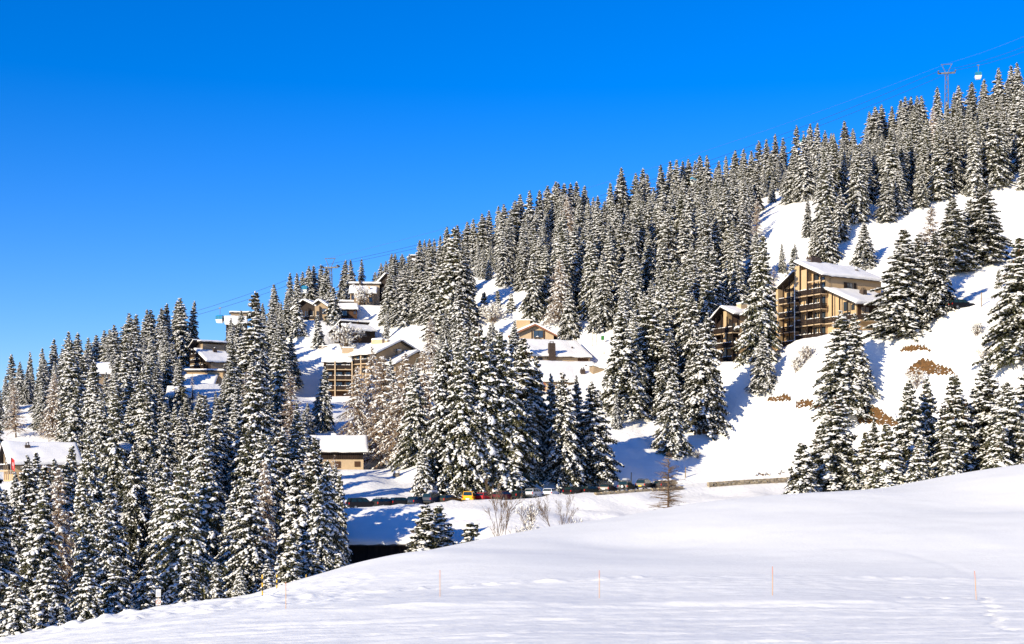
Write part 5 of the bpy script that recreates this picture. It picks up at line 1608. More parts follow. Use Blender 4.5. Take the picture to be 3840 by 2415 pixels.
def small_barn():
    T = thing('barn', 'small beige-walled barn with dark timber band and deep snow on its roof', 'barn', (XP(1150, 262), 262, 2.1), R(8))
    volume(T, O0, 10.4, 5.0, 4.5, 3.2, 5.6, 3.4, 'stucco_pale', 'stucco_pale', ov=0.7, ovg=0.7, ovr=0.9, snow=0.6, found=3, gable_z0=0, seed=61)
    for k in range(26):
        place(MB().box(k * 0.4, k * 0.4 + 0.385, -0.055 - 0.012 * (k % 3), -0.003, 1.72, 3.3).build('plank', M['board'], T), O0)
    place(MB().prism_x([(0, 1.7), (9.5, 1.7), (9.5, 3.3), (5.0, 5.5), (0, 3.1)], -0.11, -0.052).build('timber_panel', M['board'], T), O0)
    for u in (5.15, 8.75):
        h = 1.25 if u < 6 else 1.05
        shutter(T, O0, 'front', u, u + 1.05, 1.35 - h + 0.05, 1.35, m='brown_wood')
    chimney(T, O0, 5.0, 5.6, 5.2, 0.9, 0.8, 1.1, m='stucco_grey', snow=0.35, cap=False)
small_barn()

def shaded_barn():
    T = thing('barn', 'black timber barn in blue shade below the road, under one long snowy roof', 'barn', (XP(1262, 180), 180, -11.6), R(2))
    volume(T, O0, 12.0, 8.0, 2.0, 3.7, 7.1, 6.3, 'board', None, ov=1.0, ovg=0.8, ovr=0.8, snow=0.55, found=3, seed=65)
    for k in range(30):
        place(MB().box(k * 0.4 + 0.01, k * 0.4 + 0.37, -0.05 - 0.015 * (k % 2), -0.003, -1.0, 3.45).build('plank', M['board'], T), O0)
    for u in (0.2, 4.0, 8.0, 11.8): post(T, O0, 'front', u, 0.28, -1, 3.4, 0.2, m='board')
shaded_barn()

def left_houses():
    T = thing('chalet', 'dark-gabled chalet with a red flag before it, at the left picture edge', 'chalet', (XP(55, 199), 199, 0.0), R(28))
    volume(T, O0, 9.0, 5.0, 5.0, 2.3, 4.9, 2.3, 'stucco', 'dark_wood', ov=0.6, ovg=1.0, snow=0.5, found=4, gable_z0=1.5, seed=71)
    for u in (0.4, 2.0): window(T, O0, 'gable', u, u + 1.2, 1.7, 3.0, d=0.12, curtain=True)
    balcony(T, O0, 'gable', 0, 9.6, 1.4, 0.9, 0.8, seed=500)
    block(T, O0, -0.98, -0.93, 0.5, 1.5, 2.5, 3.2, 'white_board', 'sign_board')
    for u in (0.15, 1.85, 3.6): post(T, O0, 'gable', u, 0.9, 0, 2.3 + 0.4 * u, 0.16, m='stucco_pale')
    chimney(T, O0, 2.2, 3.0, 3.6, 0.8, 0.7, 1.4, snow=0.15)
    window(T, O0, 'front', 1.5, 3.0, 0.4, 1.6); window(T, O0, 'front', 5.0, 6.5, 0.4, 1.6)
    T = thing('apartment_house', 'narrow building of dark slatted balconies and stepped snowy roofs in left forest', 'apartment house', (XP(790, 331), 331, 25.2), R(40))
    volume(T, O0, 6, 5.5, 0, 2.4, 5.4, 0, 'stucco_grey', 'dark_wood', ov=0.5, ovg=1.5, snow=0.4, found=4, gable_z0=0, seed=75)
    o2 = (0, 5.52, 0, 0)
    volume(T, o2, 7, 0, 2.2, 0, 7.5, 6.2, 'stucco_grey', 'dark_wood', ov=0.5, ovg=1.6, snow=0.35, found=4, gable_z0=0, seed=76)
    block(T, O0, 0.3, 6.0, 4.4, 5.5, 4.6, 6.9, 'stucco_grey'); flat_roof(T, O0, -0.6, 6.4, 4.0, 5.5, 7.2, 0.25, 0.25)
    for zf in (0.8, 2.2, 3.6):
        balcony(T, O0, 'gable', 0.3 + zf * 0.9, 7.6, zf, 1.4, 0.9, seed=520 + int(zf))
    for u in (1.0, 2.6, 4.2, 5.8, 7.4): post(T, O0, 'gable', u, 1.42, -1, min(2.3 + 0.53 * u, 6.2), 0.16)
    chimney(T, O0, 3.0, 3.6, 4.3, 1.0, 0.7, 1.3, snow=0.15)
    T = thing('house', 'flat-topped house with a cream wall band and snowy lower roof in left forest', 'house', (XP(684, 322), 322, 20.0), R(3))
    volume(T, O0, 6.6, 7.0, 0, 0.4, 3.9, 0, 'stucco_grey', None, ov=0.5, ovg=0.5, snow=0.45, found=4, seed=77)
    block(T, O0, -0.3, 8.0, 7.03, 11, 0, 5.1, 'stucco'); flat_roof(T, O0, -0.8, 8.4, 6.6, 11.4, 5.12, 0.3, 0.3)
    vent(T, O0, 4.5, 5.5, 3.3, 0.5)
    T = thing('house', 'snowy roof just visible among spruces at the left', 'house', (XP(372, 302), 302, 20.4), R(18))
    volume(T, O0, 4.5, 4, 3, 2.2, 4.4, 2.4, 'stucco_grey', 'dark_wood', snow=0.45, found=5, seed=81)
    T = thing('house', 'small low snowy roof below the cream-banded house, left', 'house', (XP(632, 276), 276, 14.4), R(10))
    volume(T, O0, 4.0, 4, 3, 1.6, 3.6, 2.0, 'stucco_grey', None, snow=0.45, found=5, seed=83)
    chimney(T, O0, 0.8, 2.0, 2.6, 0.6, 0.6, 0.9, m='stucco_grey', snow=0.2, cap=False)
    T = thing('chalet', 'chalet roof with beige top showing under the left gondola cabin', 'chalet', (XP(850, 398), 398, 42.0), R(14))
    volume(T, O0, 5.6, 4.2, 0, 1.6, 3.9, 0, 'dark_wood', None, snow=0.45, found=5, seed=85)
    block(T, O0, 1.5, 6.0, 4.23, 7.0, 0, 5.2, 'stucco_grey'); flat_roof(T, O0, 1.0, 6.5, 4.0, 7.4, 5.22, 0.3, 0.3)
    T = thing('house', 'snowy roof edge showing between spruces below the left ridge', 'house', (XP(425, 215), 215, 2.2), R(24))
    volume(T, O0, 6, 4, 3, 2.0, 4.2, 2.4, 'brown_wood', None, snow=0.45, found=5, seed=87)
    window(T, O0, 'front', 1.0, 2.4, 0.4, 1.5)
left_houses()
# ------------------------------------------------------------------ parked cars
def car_profile(kind):
    """side outline (x forward, z up), roof band start/end for the glasshouse"""
    if kind == 'sedan':
        body = [(-2.2, 0.35), (-2.25, 0.62), (-2.15, 0.95), (-1.45, 1.0), (0.75, 0.98), (1.6, 0.88), (2.15, 0.70), (2.22, 0.40), (1.9, 0.28), (-1.9, 0.28)]
        cab = [(-1.75, 0.98), (-1.05, 1.40), (0.0, 1.43), (0.95, 0.96)]
    elif kind == 'suv':
        body = [(-2.2, 0.45), (-2.28, 0.70), (-2.22, 1.08), (0.85, 1.08), (1.75, 1.02), (2.15, 0.85), (2.22, 0.50), (1.9, 0.36), (-1.9, 0.36)]
        cab = [(-2.18, 1.07), (-1.95, 1.68), (-0.1, 1.72), (0.35, 1.66), (1.05, 1.06)]
    elif kind == 'van':
        body = [(-1.95, 0.40), (-2.02, 0.70), (-2.0, 1.10), (0.9, 1.10), (1.75, 1.0), (2.0, 0.75), (2.02, 0.45), (1.7, 0.32), (-1.7, 0.32)]
        cab = [(-1.98, 1.09), (-1.9, 1.80), (0.1, 1.84), (0.45, 1.76), (1.15, 1.08)]
    elif kind == 'hatch':
        body = [(-1.85, 0.38), (-1.92, 0.65), (-1.85, 0.98), (0.8, 0.98), (1.5, 0.88), (1.85, 0.70), (1.9, 0.42), (1.6, 0.30), (-1.6, 0.30)]
        cab = [(-1.82, 0.97), (-1.4, 1.42), (-0.1, 1.46), (0.25, 1.41), (1.0, 0.96)]
    else:  # estate
        body = [(-2.25, 0.38), (-2.32, 0.65), (-2.25, 0.98), (0.85, 0.98), (1.65, 0.90), (2.2, 0.72), (2.26, 0.42), (1.95, 0.30), (-1.95, 0.30)]
        cab = [(-2.2, 0.97), (-1.8, 1.42), (-0.1, 1.47), (0.25, 1.42), (1.05, 0.96)]
    return body, cab

def loft(mb, prof, w0, w1, z0, z1):
    """outline pushed across y, narrowing from half-width w0 at z0 to w1 at z1"""
    def hw(z):
        t = min(1, max(0, (z - z0) / (z1 - z0)))
        return w0 + (w1 - w0) * t
    n = len(prof)
    a = [(x, -hw(z), z) for x, z in prof]; b = [(x, hw(z), z) for x, z in prof]
    fs = [tuple(range(n)), tuple(range(2 * n - 1, n - 1, -1))]
    for i in range(n):
        j = (i + 1) % n
        fs.append((i, n + i, n + j, j))
    mb.add(a + b, fs)

WHEEL = {}
def wheel_data():
    if not WHEEL:
        mb = MB(); mb.tube([(0, -0.1, 0), (0, 0.1, 0)], 0.33, 0.33, 16)
        WHEEL['tyre'] = mb.data('wheel', M['tyre'], False)
        mb = MB(); mb.tube([(0, -0.112, 0), (0, 0.112, 0)], 0.20, 0.20, 12)
        WHEEL['rim'] = mb.data('rim', M['rim'], False)
    return WHEEL

def car(px, kind, colour, label, heading=0.0, lat=-0.7, rack=None, plate=None, spare=False, snowcap=0.0, name='parked_car', at=None, lift=0.0, cat='car'):
    if at is None:
        x = None
        # the road point that shows at this pixel column
        X = np.linspace(RX[0], RX[-1], 4000); Yr, Zr, A = road_at(X)
        ppx = X / Yr * FPX + 1920
        i = int(np.argmin(np.abs(ppx - px)))
        x, y, a = X[i], Yr[i], A[i]
        x, y = x - math.sin(a) * lat, y + math.cos(a) * lat
        z = Hs(x, y)
        rz = a + heading
    else:
        x, y, z, rz = at
    T = thing(name, label, cat, (x, y, z + lift), rz, 'cars parked along the road' if at is None else None)
    body, cab = car_profile(kind)
    mb = MB(); loft(mb, body, 0.86, 0.84, 0.3, 1.1)
    b = mb.build('body', M['car_' + colour], T)
    zc = cab[0][1]; zt = max(z for x_, z in cab)
    mb = MB(); loft(mb, cab, 0.80, 0.62, zc, zt)
    mb.build('cabin', M['car_' + colour], T)
    # side windows, windscreen and rear window, set a little proud
    def hw(z): return 0.80 + (0.62 - 0.80) * (z - zc) / (zt - zc)
    xs = [p[0] for p in cab]
    x0, x1, x2 = cab[0][0], cab[1][0], cab[-2][0]
    x3 = cab[-1][0]
    zl, zh = zc + 0.05, zt - 0.09
    def lerp(p, q, z): return p[0] + (q[0] - p[0]) * (z - p[1]) / (q[1] - p[1])
    rl, rh = lerp(cab[0], cab[1], zl), lerp(cab[0], cab[1], zh)
    fl, fh = lerp(cab[-1], cab[-2], zl), lerp(cab[-1], cab[-2], zh)
    cuts = [0.0, 0.36, 0.68, 1.0] if kind in ('suv', 'van', 'estate') else [0.0, 0.5, 1.0]
    for sgn in (-1, 1):
        for k in range(len(cuts) - 1):
            u0, u1 = cuts[k] + 0.03, cuts[k + 1] - 0.03
            A0 = rl + 0.12 + (fl - rl - 0.24) * u0; A1 = rl + 0.12 + (fl - rl - 0.24) * u1
            B0 = rh + 0.10 + (fh - rh - 0.20) * u0; B1 = rh + 0.10 + (fh - rh - 0.20) * u1
            e = 0.012
            v = [(A0, sgn * (hw(zl) + e), zl), (A1, sgn * (hw(zl) + e), zl), (B1, sgn * (hw(zh) + e), zh), (B0, sgn * (hw(zh) + e), zh)]
            v2 = [(p[0], p[1] - sgn * 0.02, p[2]) for p in v]
            MB().hexa(v2, v).build('side_window', M['car_glass'], T)
    def screen(nm, lo, hi, off):
        zl2, zh2 = lo[1] + 0.07 * (hi[1] - lo[1]) / 0.45, hi[1] - 0.06
        a_, c_ = lerp(lo, hi, zl2), lerp(lo, hi, zh2)
        v = [(a_ + off, -hw(zl2) + 0.08, zl2), (a_ + off, hw(zl2) - 0.08, zl2), (c_ + off, hw(zh2) - 0.06, zh2), (c_ + off, -hw(zh2) + 0.06, zh2)]
        v2 = [(p[0] - off * 2, p[1], p[2]) for p in v]
        MB().hexa(v2, v).build(nm, M['car_glass'], T)
    screen('rear_window', cab[0], cab[1], -0.015)
    screen('windscreen', cab[-1], cab[-2], 0.015)
    W = wheel_data()
    rear, front = body[0][0] * 0.60, body[-3][0] * 0.62
    for wx in (rear, front):
        for sgn in (-1, 1):
            w = link('wheel', W['tyre'], T); w.location = (wx, sgn * 0.78, 0.33)
            r = link('rim', W['rim'], w)
    xb = body[1][0]
    for sgn in (-1, 1):
        zt_ = body[2][1] - 0.04
        MB().box(xb - 0.03, xb + 0.10, sgn * 0.76 - 0.07, sgn * 0.76 + 0.07, zt_ - 0.26, zt_).build('tail_light', M['tail_red'], T)
        xf = body[-4][0]
        MB().box(xf - 0.25, xf + 0.02, sgn * 0.66 - 0.15, sgn * 0.66 + 0.15, body[-4][1] - 0.12, body[-4][1] + 0.02).build('headlight', M['rim'], T)
        mxx = cab[-1][0] - 0.25
        MB().box(mxx, mxx + 0.14, sgn * 0.95 - 0.09, sgn * 0.95 + 0.09, zc + 0.02, zc + 0.16).build('wing_mirror', M['plastic_black'], T)
    MB().box(xb - 0.07, xb + 0.3, -0.82, 0.82, 0.36, 0.56).build('bumper', M['plastic_black'], T)
    if plate:
        MB().box(xb - 0.085, xb - 0.072, -0.27, 0.27, 0.60, 0.78).build('number_plate', M[plate], T)
    if rack:
        mb = MB()
        for xx in (x1 * 0.75, x1 * 0.75 + 1.1 if x1 < -0.6 else 0.2):
            mb.box(xx, xx + 0.06, -0.60, 0.60, zt + 0.05, zt + 0.10)
            for sgn in (-1, 1): mb.box(xx, xx + 0.06, sgn * 0.58 - 0.03, sgn * 0.58 + 0.03, zt - 0.06, zt + 0.05)
        for sgn in (-1, 1): mb.box(x1 * 0.8, x2 - 0.1, sgn * 0.585 - 0.02, sgn * 0.585 + 0.02, zt + 0.101, zt + 0.13)
        mb.build('roof_rack', M['plastic_black'], T)
        if rack == 'box':
            prof = [(-1.2, zt + 0.14), (-1.28, zt + 0.32), (-1.0, zt + 0.46), (0.2, zt + 0.46), (0.6, zt + 0.26), (0.6, zt + 0.14)]
            mb = MB(); loft(mb, prof, 0.40, 0.32, zt + 0.14, zt + 0.46)
            mb.build('roof_box', M['car_silver'], T)
    if spare:
        mb = MB(); mb.tube([(xb - 0.24, 0, 0.86), (xb - 0.03, 0, 0.86)], 0.36, 0.36, 16)
        s = mb.build('spare_wheel', M['tyre'], T)
        mb = MB(); mb.tube([(xb - 0.255, 0, 0.86), (xb - 0.241, 0, 0.86)], 0.22, 0.22, 12); mb.build('rim', M['rim'], s)
    if snowcap:
        V = TriBag(); rng = np.random.default_rng(int(px))
        for k in range(5):
            lump(V, rng, np.array((rng.uniform(x1, x2), rng.uniform(-0.35, 0.35), zt - 0.02)), np.array((1.0, 0.2, 0)), Z, 0.5, 0.35, snowcap)
        sn = link('roof_snow', V.mesh('roof_snow', M['roof_snow'], True), T); sn['kind'] = 'stuff'
    return T

h0 = 0.35          # the cars stand turned a little to the slope, their tails toward the camera
car(1352, 'suv', 'black', 'black estate seen side-on at the left end of the parked row', heading=-0.05)
car(1437, 'estate', 'graphite', 'dark small car with roof rack, second from the left of the row', heading=0.4, rack='bars')
car(1500, 'hatch', 'black', 'black hatchback in shade, third from the left of the row', heading=0.1)
car(1565, 'estate', 'blue', 'dark blue car, fourth from the left, before the roof-box car', heading=0.5)
car(1620, 'suv', 'blue', 'dark off-roader with snow-topped roof box near the young spruce', heading=0.6, rack='box', snowcap=0.15, lift=0.1)
car(1677, 'estate', 'olive', 'dull grey-green estate car just left of the yellow van', heading=0.5)
car(1752, 'van', 'yellow', 'bright yellow compact van in the parked row', heading=0.95, plate='plate_white', name='parked_van', cat='van', lift=0.0)
car(1810, 'hatch', 'red', 'bright red hatchback right of the yellow van', heading=0.5)
car(1882, 'estate', 'maroon', 'dark maroon estate under the bare roadside tree', heading=0.4, rack='bars')
car(1950, 'sedan', 'green', 'low dark saloon left of the silver estate with rack', heading=0.3)
car(1997, 'estate', 'silver', 'silver estate with roof rack and red tail lights', heading=0.5, rack='bars', plate='plate_white', lift=0.1)
car(2055, 'hatch', 'white', 'white hatchback with white number plate beside the silver estate', heading=0.6, plate='plate_white')
car(2150, 'estate', 'black', 'black car right of the white hatchback, behind an orange stake', heading=0.25)
car(2206, 'sedan', 'green', 'dark green saloon, side-on, left of the red-lit estate', heading=0.15)
car(2270, 'estate', 'brown', 'brown estate with big red tail lights and roof bars', heading=0.6, rack='bars', plate='plate_white', lift=0.1)
car(2340, 'suv', 'green', 'dark off-roader with rear spare wheel and grey roof box', heading=0.6, rack='box', spare=True, lift=0.1)
car(2408, 'suv', 'black', 'large black off-roader with yellow number plate', heading=0.45, plate='plate_yellow', rack='bars', lift=0.15)
car(2478, 'estate', 'graphite', 'snow-dusted dark car at the right end of the parked row', heading=0.3, snowcap=0.12)
g = ground_hit(3608, 1152)
car(0, 'suv', 'black', 'black car half sunk in snow on the upper road, far right', at=(g.x, g.y, g.z - 0.5, 0.15), name='parked_car')

# ------------------------------------------------------------------ stone walls along the road
STONES = []
def stone_mesh():
    rng = np.random.default_rng(4)
    for k in range(5):
        mb = MB(); mb.box(-0.5, 0.5, -0.5, 0.5, -0.5, 0.5)
        v = [tuple(np.array(p) + rng.normal(0, 0.05, 3)) for p in mb.v]
        me = bpy.data.meshes.new('stone'); me.from_pydata(v, [], mb.f); me.materials.append(M['stone']); me.update()
        STONES.append(me)
stone_mesh()
def stone_wall(px0, px1, rows, lat, label, zoff, seed):
    rng = np.random.default_rng(seed)
    X = np.linspace(RX[0], RX[-1], 6000); Yr, Zr, A = road_at(X)
    ppx = X / Yr * FPX + 1920
    sel = (ppx >= px0) & (ppx <= px1)
    X, Yr, Zr, A = X[sel], Yr[sel], Zr[sel], A[sel]
    T = thing('stone_wall', label, 'wall', (X[0], Yr[0], Zr[0]), 0, None)
    T['kind'] = 'thing'
    x = X[0]
    for r in range(rows):
        x = X[0] + rng.uniform(0, 0.4)
        while x < X[-1]:
            w = rng.uniform(0.5, 1.0)
            y, z, a = [float(q) for q in road_at(x)]
            xx, yy = x - math.sin(a) * lat, y + math.cos(a) * lat
            o = link('stone', STONES[rng.integers(5)], T)
            o.location = (xx - X[0], yy - Yr[0] + rng.uniform(-0.05, 0.05), z - Zr[0] + zoff + 0.17 - 0.34 * r)
            o.scale = (w * 0.96, 0.5, rng.uniform(0.29, 0.34)); o.rotation_euler = (0, 0, a + rng.normal(0, 0.03))
            x += w
    return T
stone_wall(2172, 2492, 3, -4.1, 'low tan stone wall under the right end of the parked row', 0.2, 5)
stone_wall(2600, 2990, 4, -3.9, 'long tan stone wall running right to the broad spruce', 0.5, 6)
stone_wall(2500, 2570, 3, 2.9, 'short stone wall behind the last parked car', 0.95, 7)

# ------------------------------------------------------------------ lift: pylons, cables, cabins
def pylon(px, Y, top_py, base_z, label, w0=1.5, w1=0.8, head=5.0):
    x = XP(px, Y); zt = (HOR - top_py) / FPX * Y
    T = thing('lift_pylon', label, 'lift pylon', (x, Y, base_z), R(-12))
    Hh = zt - base_z
    hb = Hh - 3.0
    for sx in (-1, 1):
        for sy in (-1, 1):
            MB().tube([(sx * w0 / 2, sy * w0 / 2, 0), (sx * w1 / 2, sy * w1 / 2, hb)], 0.09, 0.08, 5).build('leg', M['galvanised'], T)
    mb = MB()
    n = int(hb / 1.3)
    for k in range(n):
        a, b = k / n, (k + 1) / n
        wa, wb = (w0 + (w1 - w0) * a) / 2, (w0 + (w1 - w0) * b) / 2
        s = 1 if k % 2 else -1
        for f in (-1, 1):
            mb.tube([(s * wa, f * wa, a * hb), (-s * wb, f * wb, b * hb)], 0.05, 0.05, 4)
            mb.tube([(f * wa, s * wa, a * hb), (f * wb, -s * wb, b * hb)], 0.05, 0.05, 4)
    mb.build('lattice', M['galvanised'], T)
    MB().box(-head / 2, head / 2, -0.25, 0.25, hb, hb + 0.4).build('crossarm', M['galvanised'], T)
    mb = MB()
    for s in (-1, 1):
        mb.tube([(s * 0.35, 0, hb + 0.4), (s * 1.5, 0, hb + 2.9)], 0.10, 0.08, 5)
    mb.tube([(-1.7, 0, hb + 2.9), (1.7, 0, hb + 2.9)], 0.10, 0.10, 5)
    mb.build('head_frame', M['galvanised'], T)
    for s in (-1, 1):
        mb = MB()
        for k in range(5):
            yy = (k - 2) * 0.55
            mb.tube([(s * head / 2 - 0.12, yy, hb + 0.62), (s * head / 2 + 0.12, yy, hb + 0.62)], 0.24, 0.24, 8)
        mb.box(s * head / 2 - 0.05, s * head / 2 + 0.05, -1.5, 1.5, hb + 0.402, hb + 0.6)
        mb.build('sheave_train', M['galvanised'], T)
    return Vector((x, Y, base_z + hb + 0.9)), R(-12)
g1 = Hs(XP(1238, 420), 420)
p1, a1 = pylon(1238, 420, 968, g1 - 0.5, 'slim lattice lift pylon on the left ridge, behind the twin-gabled chalet')
g2 = Hs(XP(3548, 436), 436)
p2, a2 = pylon(3550, 436, 240, g2 - 0.5, 'lattice lift pylon rising over the upper right tree tops')
def cable(a, b, sag, n=40):
    return [a.lerp(b, k / n) - Vector((0, 0, 4 * sag * (k / n) * (1 - k / n))) for k in range(n + 1)]
lowL = P(640, 1200, 404); upR = P(3990, 118, 470)
CABS = {}
for side in (-1, 1):
    off = Vector((math.cos(a1) * 2.5, math.sin(a1) * 2.5, 0)) * side
    pts = cable(lowL + off, p1 + off, 1.0) + cable(p1 + off, p2 + off, 5.5)[1:] + cable(p2 + off, upR + off, 1.5)[1:]
    CABS[side] = pts
    o = MB().tube(pts, 0.042, 0.042, 4).build('lift_cable', M['cable'], None)
    tag(o, 'nearer haul cable of the gondola lift along the ridge' if side > 0 else 'farther haul cable of the gondola lift along the ridge', 'cable', 'cables of the gondola lift')
pts = cable(p1 + Vector((0, 0, 2.2)), p2 + Vector((0, 0, 2.2)), 3.5) + cable(p2 + Vector((0, 0, 2.2)), upR + Vector((0, 0, 4.5)), 1.0)[1:]
o = MB().tube(pts, 0.022, 0.022, 4).build('lift_cable', M['galvanised'], None)
tag(o, 'thin pale upper wire above the haul cables', 'cable', 'cables of the gondola lift')

def cabin(px, side, label, drop=None):
    pts = CABS[side]
    k = min(range(len(pts)), key=lambda i: abs(pts[i].x / pts[i].y * FPX + 1920 - px))
    p = pts[k]
    # interpolate along the cable to the exact column
    for i in range(len(pts) - 1):
        u0 = pts[i].x / pts[i].y * FPX + 1920; u1 = pts[i + 1].x / pts[i + 1].y * FPX + 1920
        if u0 <= px <= u1:
            p = pts[i].lerp(pts[i + 1], (px - u0) / (u1 - u0)); break
    T = thing('gondola_cabin', label, 'gondola', (p.x, p.y, p.z), R(-12), 'cabins of the gondola lift')
    MB().tube([(0, 0, 0.15), (0.06, -0.1, -0.3), (0.06, -0.12, -1.5), (0, 0, -2.05)], 0.08, 0.08, 6).build('hanger', M['galvanised'], T)
    MB().box(-0.35, 0.35, -0.15, 0.15, -0.05, 0.22).build('grip', M['galvanised'], T)
    z0, z1, z2, z3 = -4.2, -3.25, -2.35, -2.05
    def ring(w, d, z): return [(-w, -d, z), (w, -d, z), (w, d, z), (-w, d, z)]
    MB().hexa(ring(0.75, 0.7, z0), ring(1.0, 0.9, z1)).build('lower_shell', M['cabin_white'], T)
    MB().hexa(ring(0.985, 0.885, z1 + 0.002), ring(0.95, 0.85, z2)).build('window_band', M['cabin_glass'], T)
    MB().hexa(ring(0.99, 0.89, z2 + 0.002), ring(0.7, 0.62, z3)).build('roof', M['cabin_blue'], T)
    mb = MB()
    for sx in (-1, 0, 1):
        mb.box(sx * 0.97 - 0.05, sx * 0.97 + 0.05, -0.915, -0.86, z1, z2)
    mb.build('pillar', M['cabin_blue'], T)
    mb = MB(); mb.box(1.0, 1.15, -0.3, 0.3, -3.7, -2.7); mb.build('ski_rack', M['galvanised'], T)
    return T
cabin(825, 1, 'blue and white gondola cabin hanging in open sky left of the chalets')
cabin(1142, 1, 'gondola cabin half hidden in the tree tops left of the near pylon')
cabin(2024, 1, 'pale gondola cabin against the dark mid-ridge spruces')
cabin(2602, 1, 'turquoise gondola cabin among the tree tops right of the cable gap')
cabin(3012, 1, 'pale gondola cabin between two dark spruce tips on the ridge')
cabin(3668, 1, 'bright blue and white gondola cabin in the sky, upper right')

# ------------------------------------------------------------------ poles, stakes, signs
def stake(px, top, base, Y, label, name='piste_stake', lean=0.0):
    x = XP(px, Y); z = HFs(x, Y)
    h = (base - top) / FPX * Y
    T = thing(name, label, 'stake', (x, Y, z), 0, 'orange stakes along the piste')
    MB().tube([(0, 0, -0.4), (lean * 0.7, 0, h * 0.72)], 0.016, 0.016, 6).build('shaft', M['orange_pole'], T)
    MB().tube([(lean * 0.7, 0, h * 0.72 + 0.002), (lean, 0, h)], 0.017, 0.016, 6).build('tip', M['red_pole'], T)
stake(1072, 2190, 2292, 82, 'thin orange stake leftmost on the piste, below the striped poles')
stake(1650, 2142, 2242, 87, 'orange stake left of centre on the piste')
stake(2247, 2142, 2247, 87, 'faint orange stake in the middle of the piste')
stake(2897, 2132, 2241, 87, 'bright orange stake right of centre on the piste')
stake(3662, 2150, 2258, 86, 'leaning orange stake at the right of the piste', lean=-0.12)

def striped(px, top, base, Y, label):
    x = XP(px, Y); z = HFs(x, Y)
    h = (HOR - top) / FPX * Y - z
    T = thing('striped_pole', label, 'marker pole', (x, Y, z), 0, 'yellow and black poles at the piste edge')
    n = 5
    MB().tube([(0, 0, -0.5), (0, 0, h * 0.1)], 0.05, 0.05, 8).build('band', M['black_paint'], T)
    for k in range(n):
        a, b = 0.1 + 0.9 * k / n, 0.1 + 0.9 * (k + 1) / n
        MB().tube([(0, 0, h * a + 0.001), (0, 0, h * b)], 0.051, 0.051, 8).build('band', M['yellow_paint' if k % 2 == 0 else 'black_paint'], T)
striped(984, 2155, 2252, 104, 'tallest yellow and black pole, left of the three')
striped(1038, 2155, 2215, 109, 'middle yellow and black pole of three')
striped(1148, 2155, 2180, 116, 'short yellow pole tip behind the crest, right of three')

def signpost():
    Y = 98.5; x = XP(594, Y); z = HFs(x, Y)
    T = thing('signpost', 'wooden signpost with two white boards at the lower left piste edge', 'sign', (x, Y, z), R(8))
    h = (HOR - 2215) / FPX * Y - z
    MB().box(-0.05, 0.05, -0.05, 0.05, -0.5, h).build('post', M['wood_pole'], T)
    b = MB().box(-0.17, 0.17, -0.075, -0.052, h - 0.44, h + 0.02).build('board', M['white_board'], T)
    MB().box(-0.11, 0.11, -0.079, -0.0755, h - 0.36, h - 0.10).build('pictogram', M['car_silver'], b)
    b = MB().box(-0.17, 0.17, -0.075, -0.052, h - 1.0, h - 0.54).build('board', M['white_board'], T)
    mb = MB()
    for k in range(16):
        t0, t1 = 2 * math.pi * k / 16, 2 * math.pi * (k + 1) / 16
        c = lambda r, t: (r * math.cos(t), -0.078, h - 0.77 + r * math.sin(t))
        mb.add([c(0.13, t0), c(0.16, t0), c(0.16, t1), c(0.13, t1)], [(0, 1, 2, 3)])
    mb.add([(-0.10, -0.0785, h - 0.69), (-0.08, -0.0785, h - 0.67), (0.10, -0.0785, h - 0.85), (0.08, -0.0785, h - 0.87)], [(0, 1, 2, 3)])
    mb.build('pictogram', M['red_pole'], b)
    MB().box(-0.16, 0.16, -0.05, 0.10, h + 0.022, h + 0.08).build('snow_cap', M['roof_snow'], T)
signpost()

def wood_pole(px, top, base, label, r=0.09, m='wood_pole'):
    g = ground_hit(px, base)
    h = (base - top) / FPX * g.y
    T = thing('wooden_pole', label, 'pole', g, 0, 'wooden poles on the hillside')
    MB().tube([(0, 0, -0.6), (0, 0, h * 0.5), (0.02, 0, h)], r, r * 0.85, 7).build('shaft', M[m], T)
    MB().tube([(0.02, 0, h), (0.02, 0, h + 0.05)], r * 1.25, r * 1.1, 7).build('cap', M['bark'], T)
wood_pole(2150, 1787, 1824, 'wooden pole left of three above the parked cars')
wood_pole(2367, 1773, 1809, 'wooden pole in the middle of three above the parked cars')
wood_pole(2570, 1755, 1793, 'wooden pole right of three, above the road end')
wood_pole(3680, 1098, 1150, 'wooden pole beside the upper parked car')
wood_pole(2222, 1252, 1306, 'left thin pole of the fence right of the gabled house', 0.06)
wood_pole(2237, 1258, 1300, 'second thin pole of the fence right of the gabled house', 0.06)
wood_pole(2272, 1252, 1284, 'right thin pole beside the little green sign', 0.06)
wood_pole(1201, 1245, 1300, 'wire pole on the snow left of the split-roofed chalet', 0.05)
def green_sign():
    g = ground_hit(2260, 1290)
    T = thing('green_sign', 'small green sign board on the slope right of the gabled house', 'sign', g, 0)
    MB().tube([(0, 0, -0.4), (0, 0, 1.6)], 0.04, 0.04, 6).build('post', M['wood_pole'], T)
    MB().box(-0.35, 0.35, -0.07, -0.042, 0.7, 1.65).build('board', M['green_sign'], T)
green_sign()
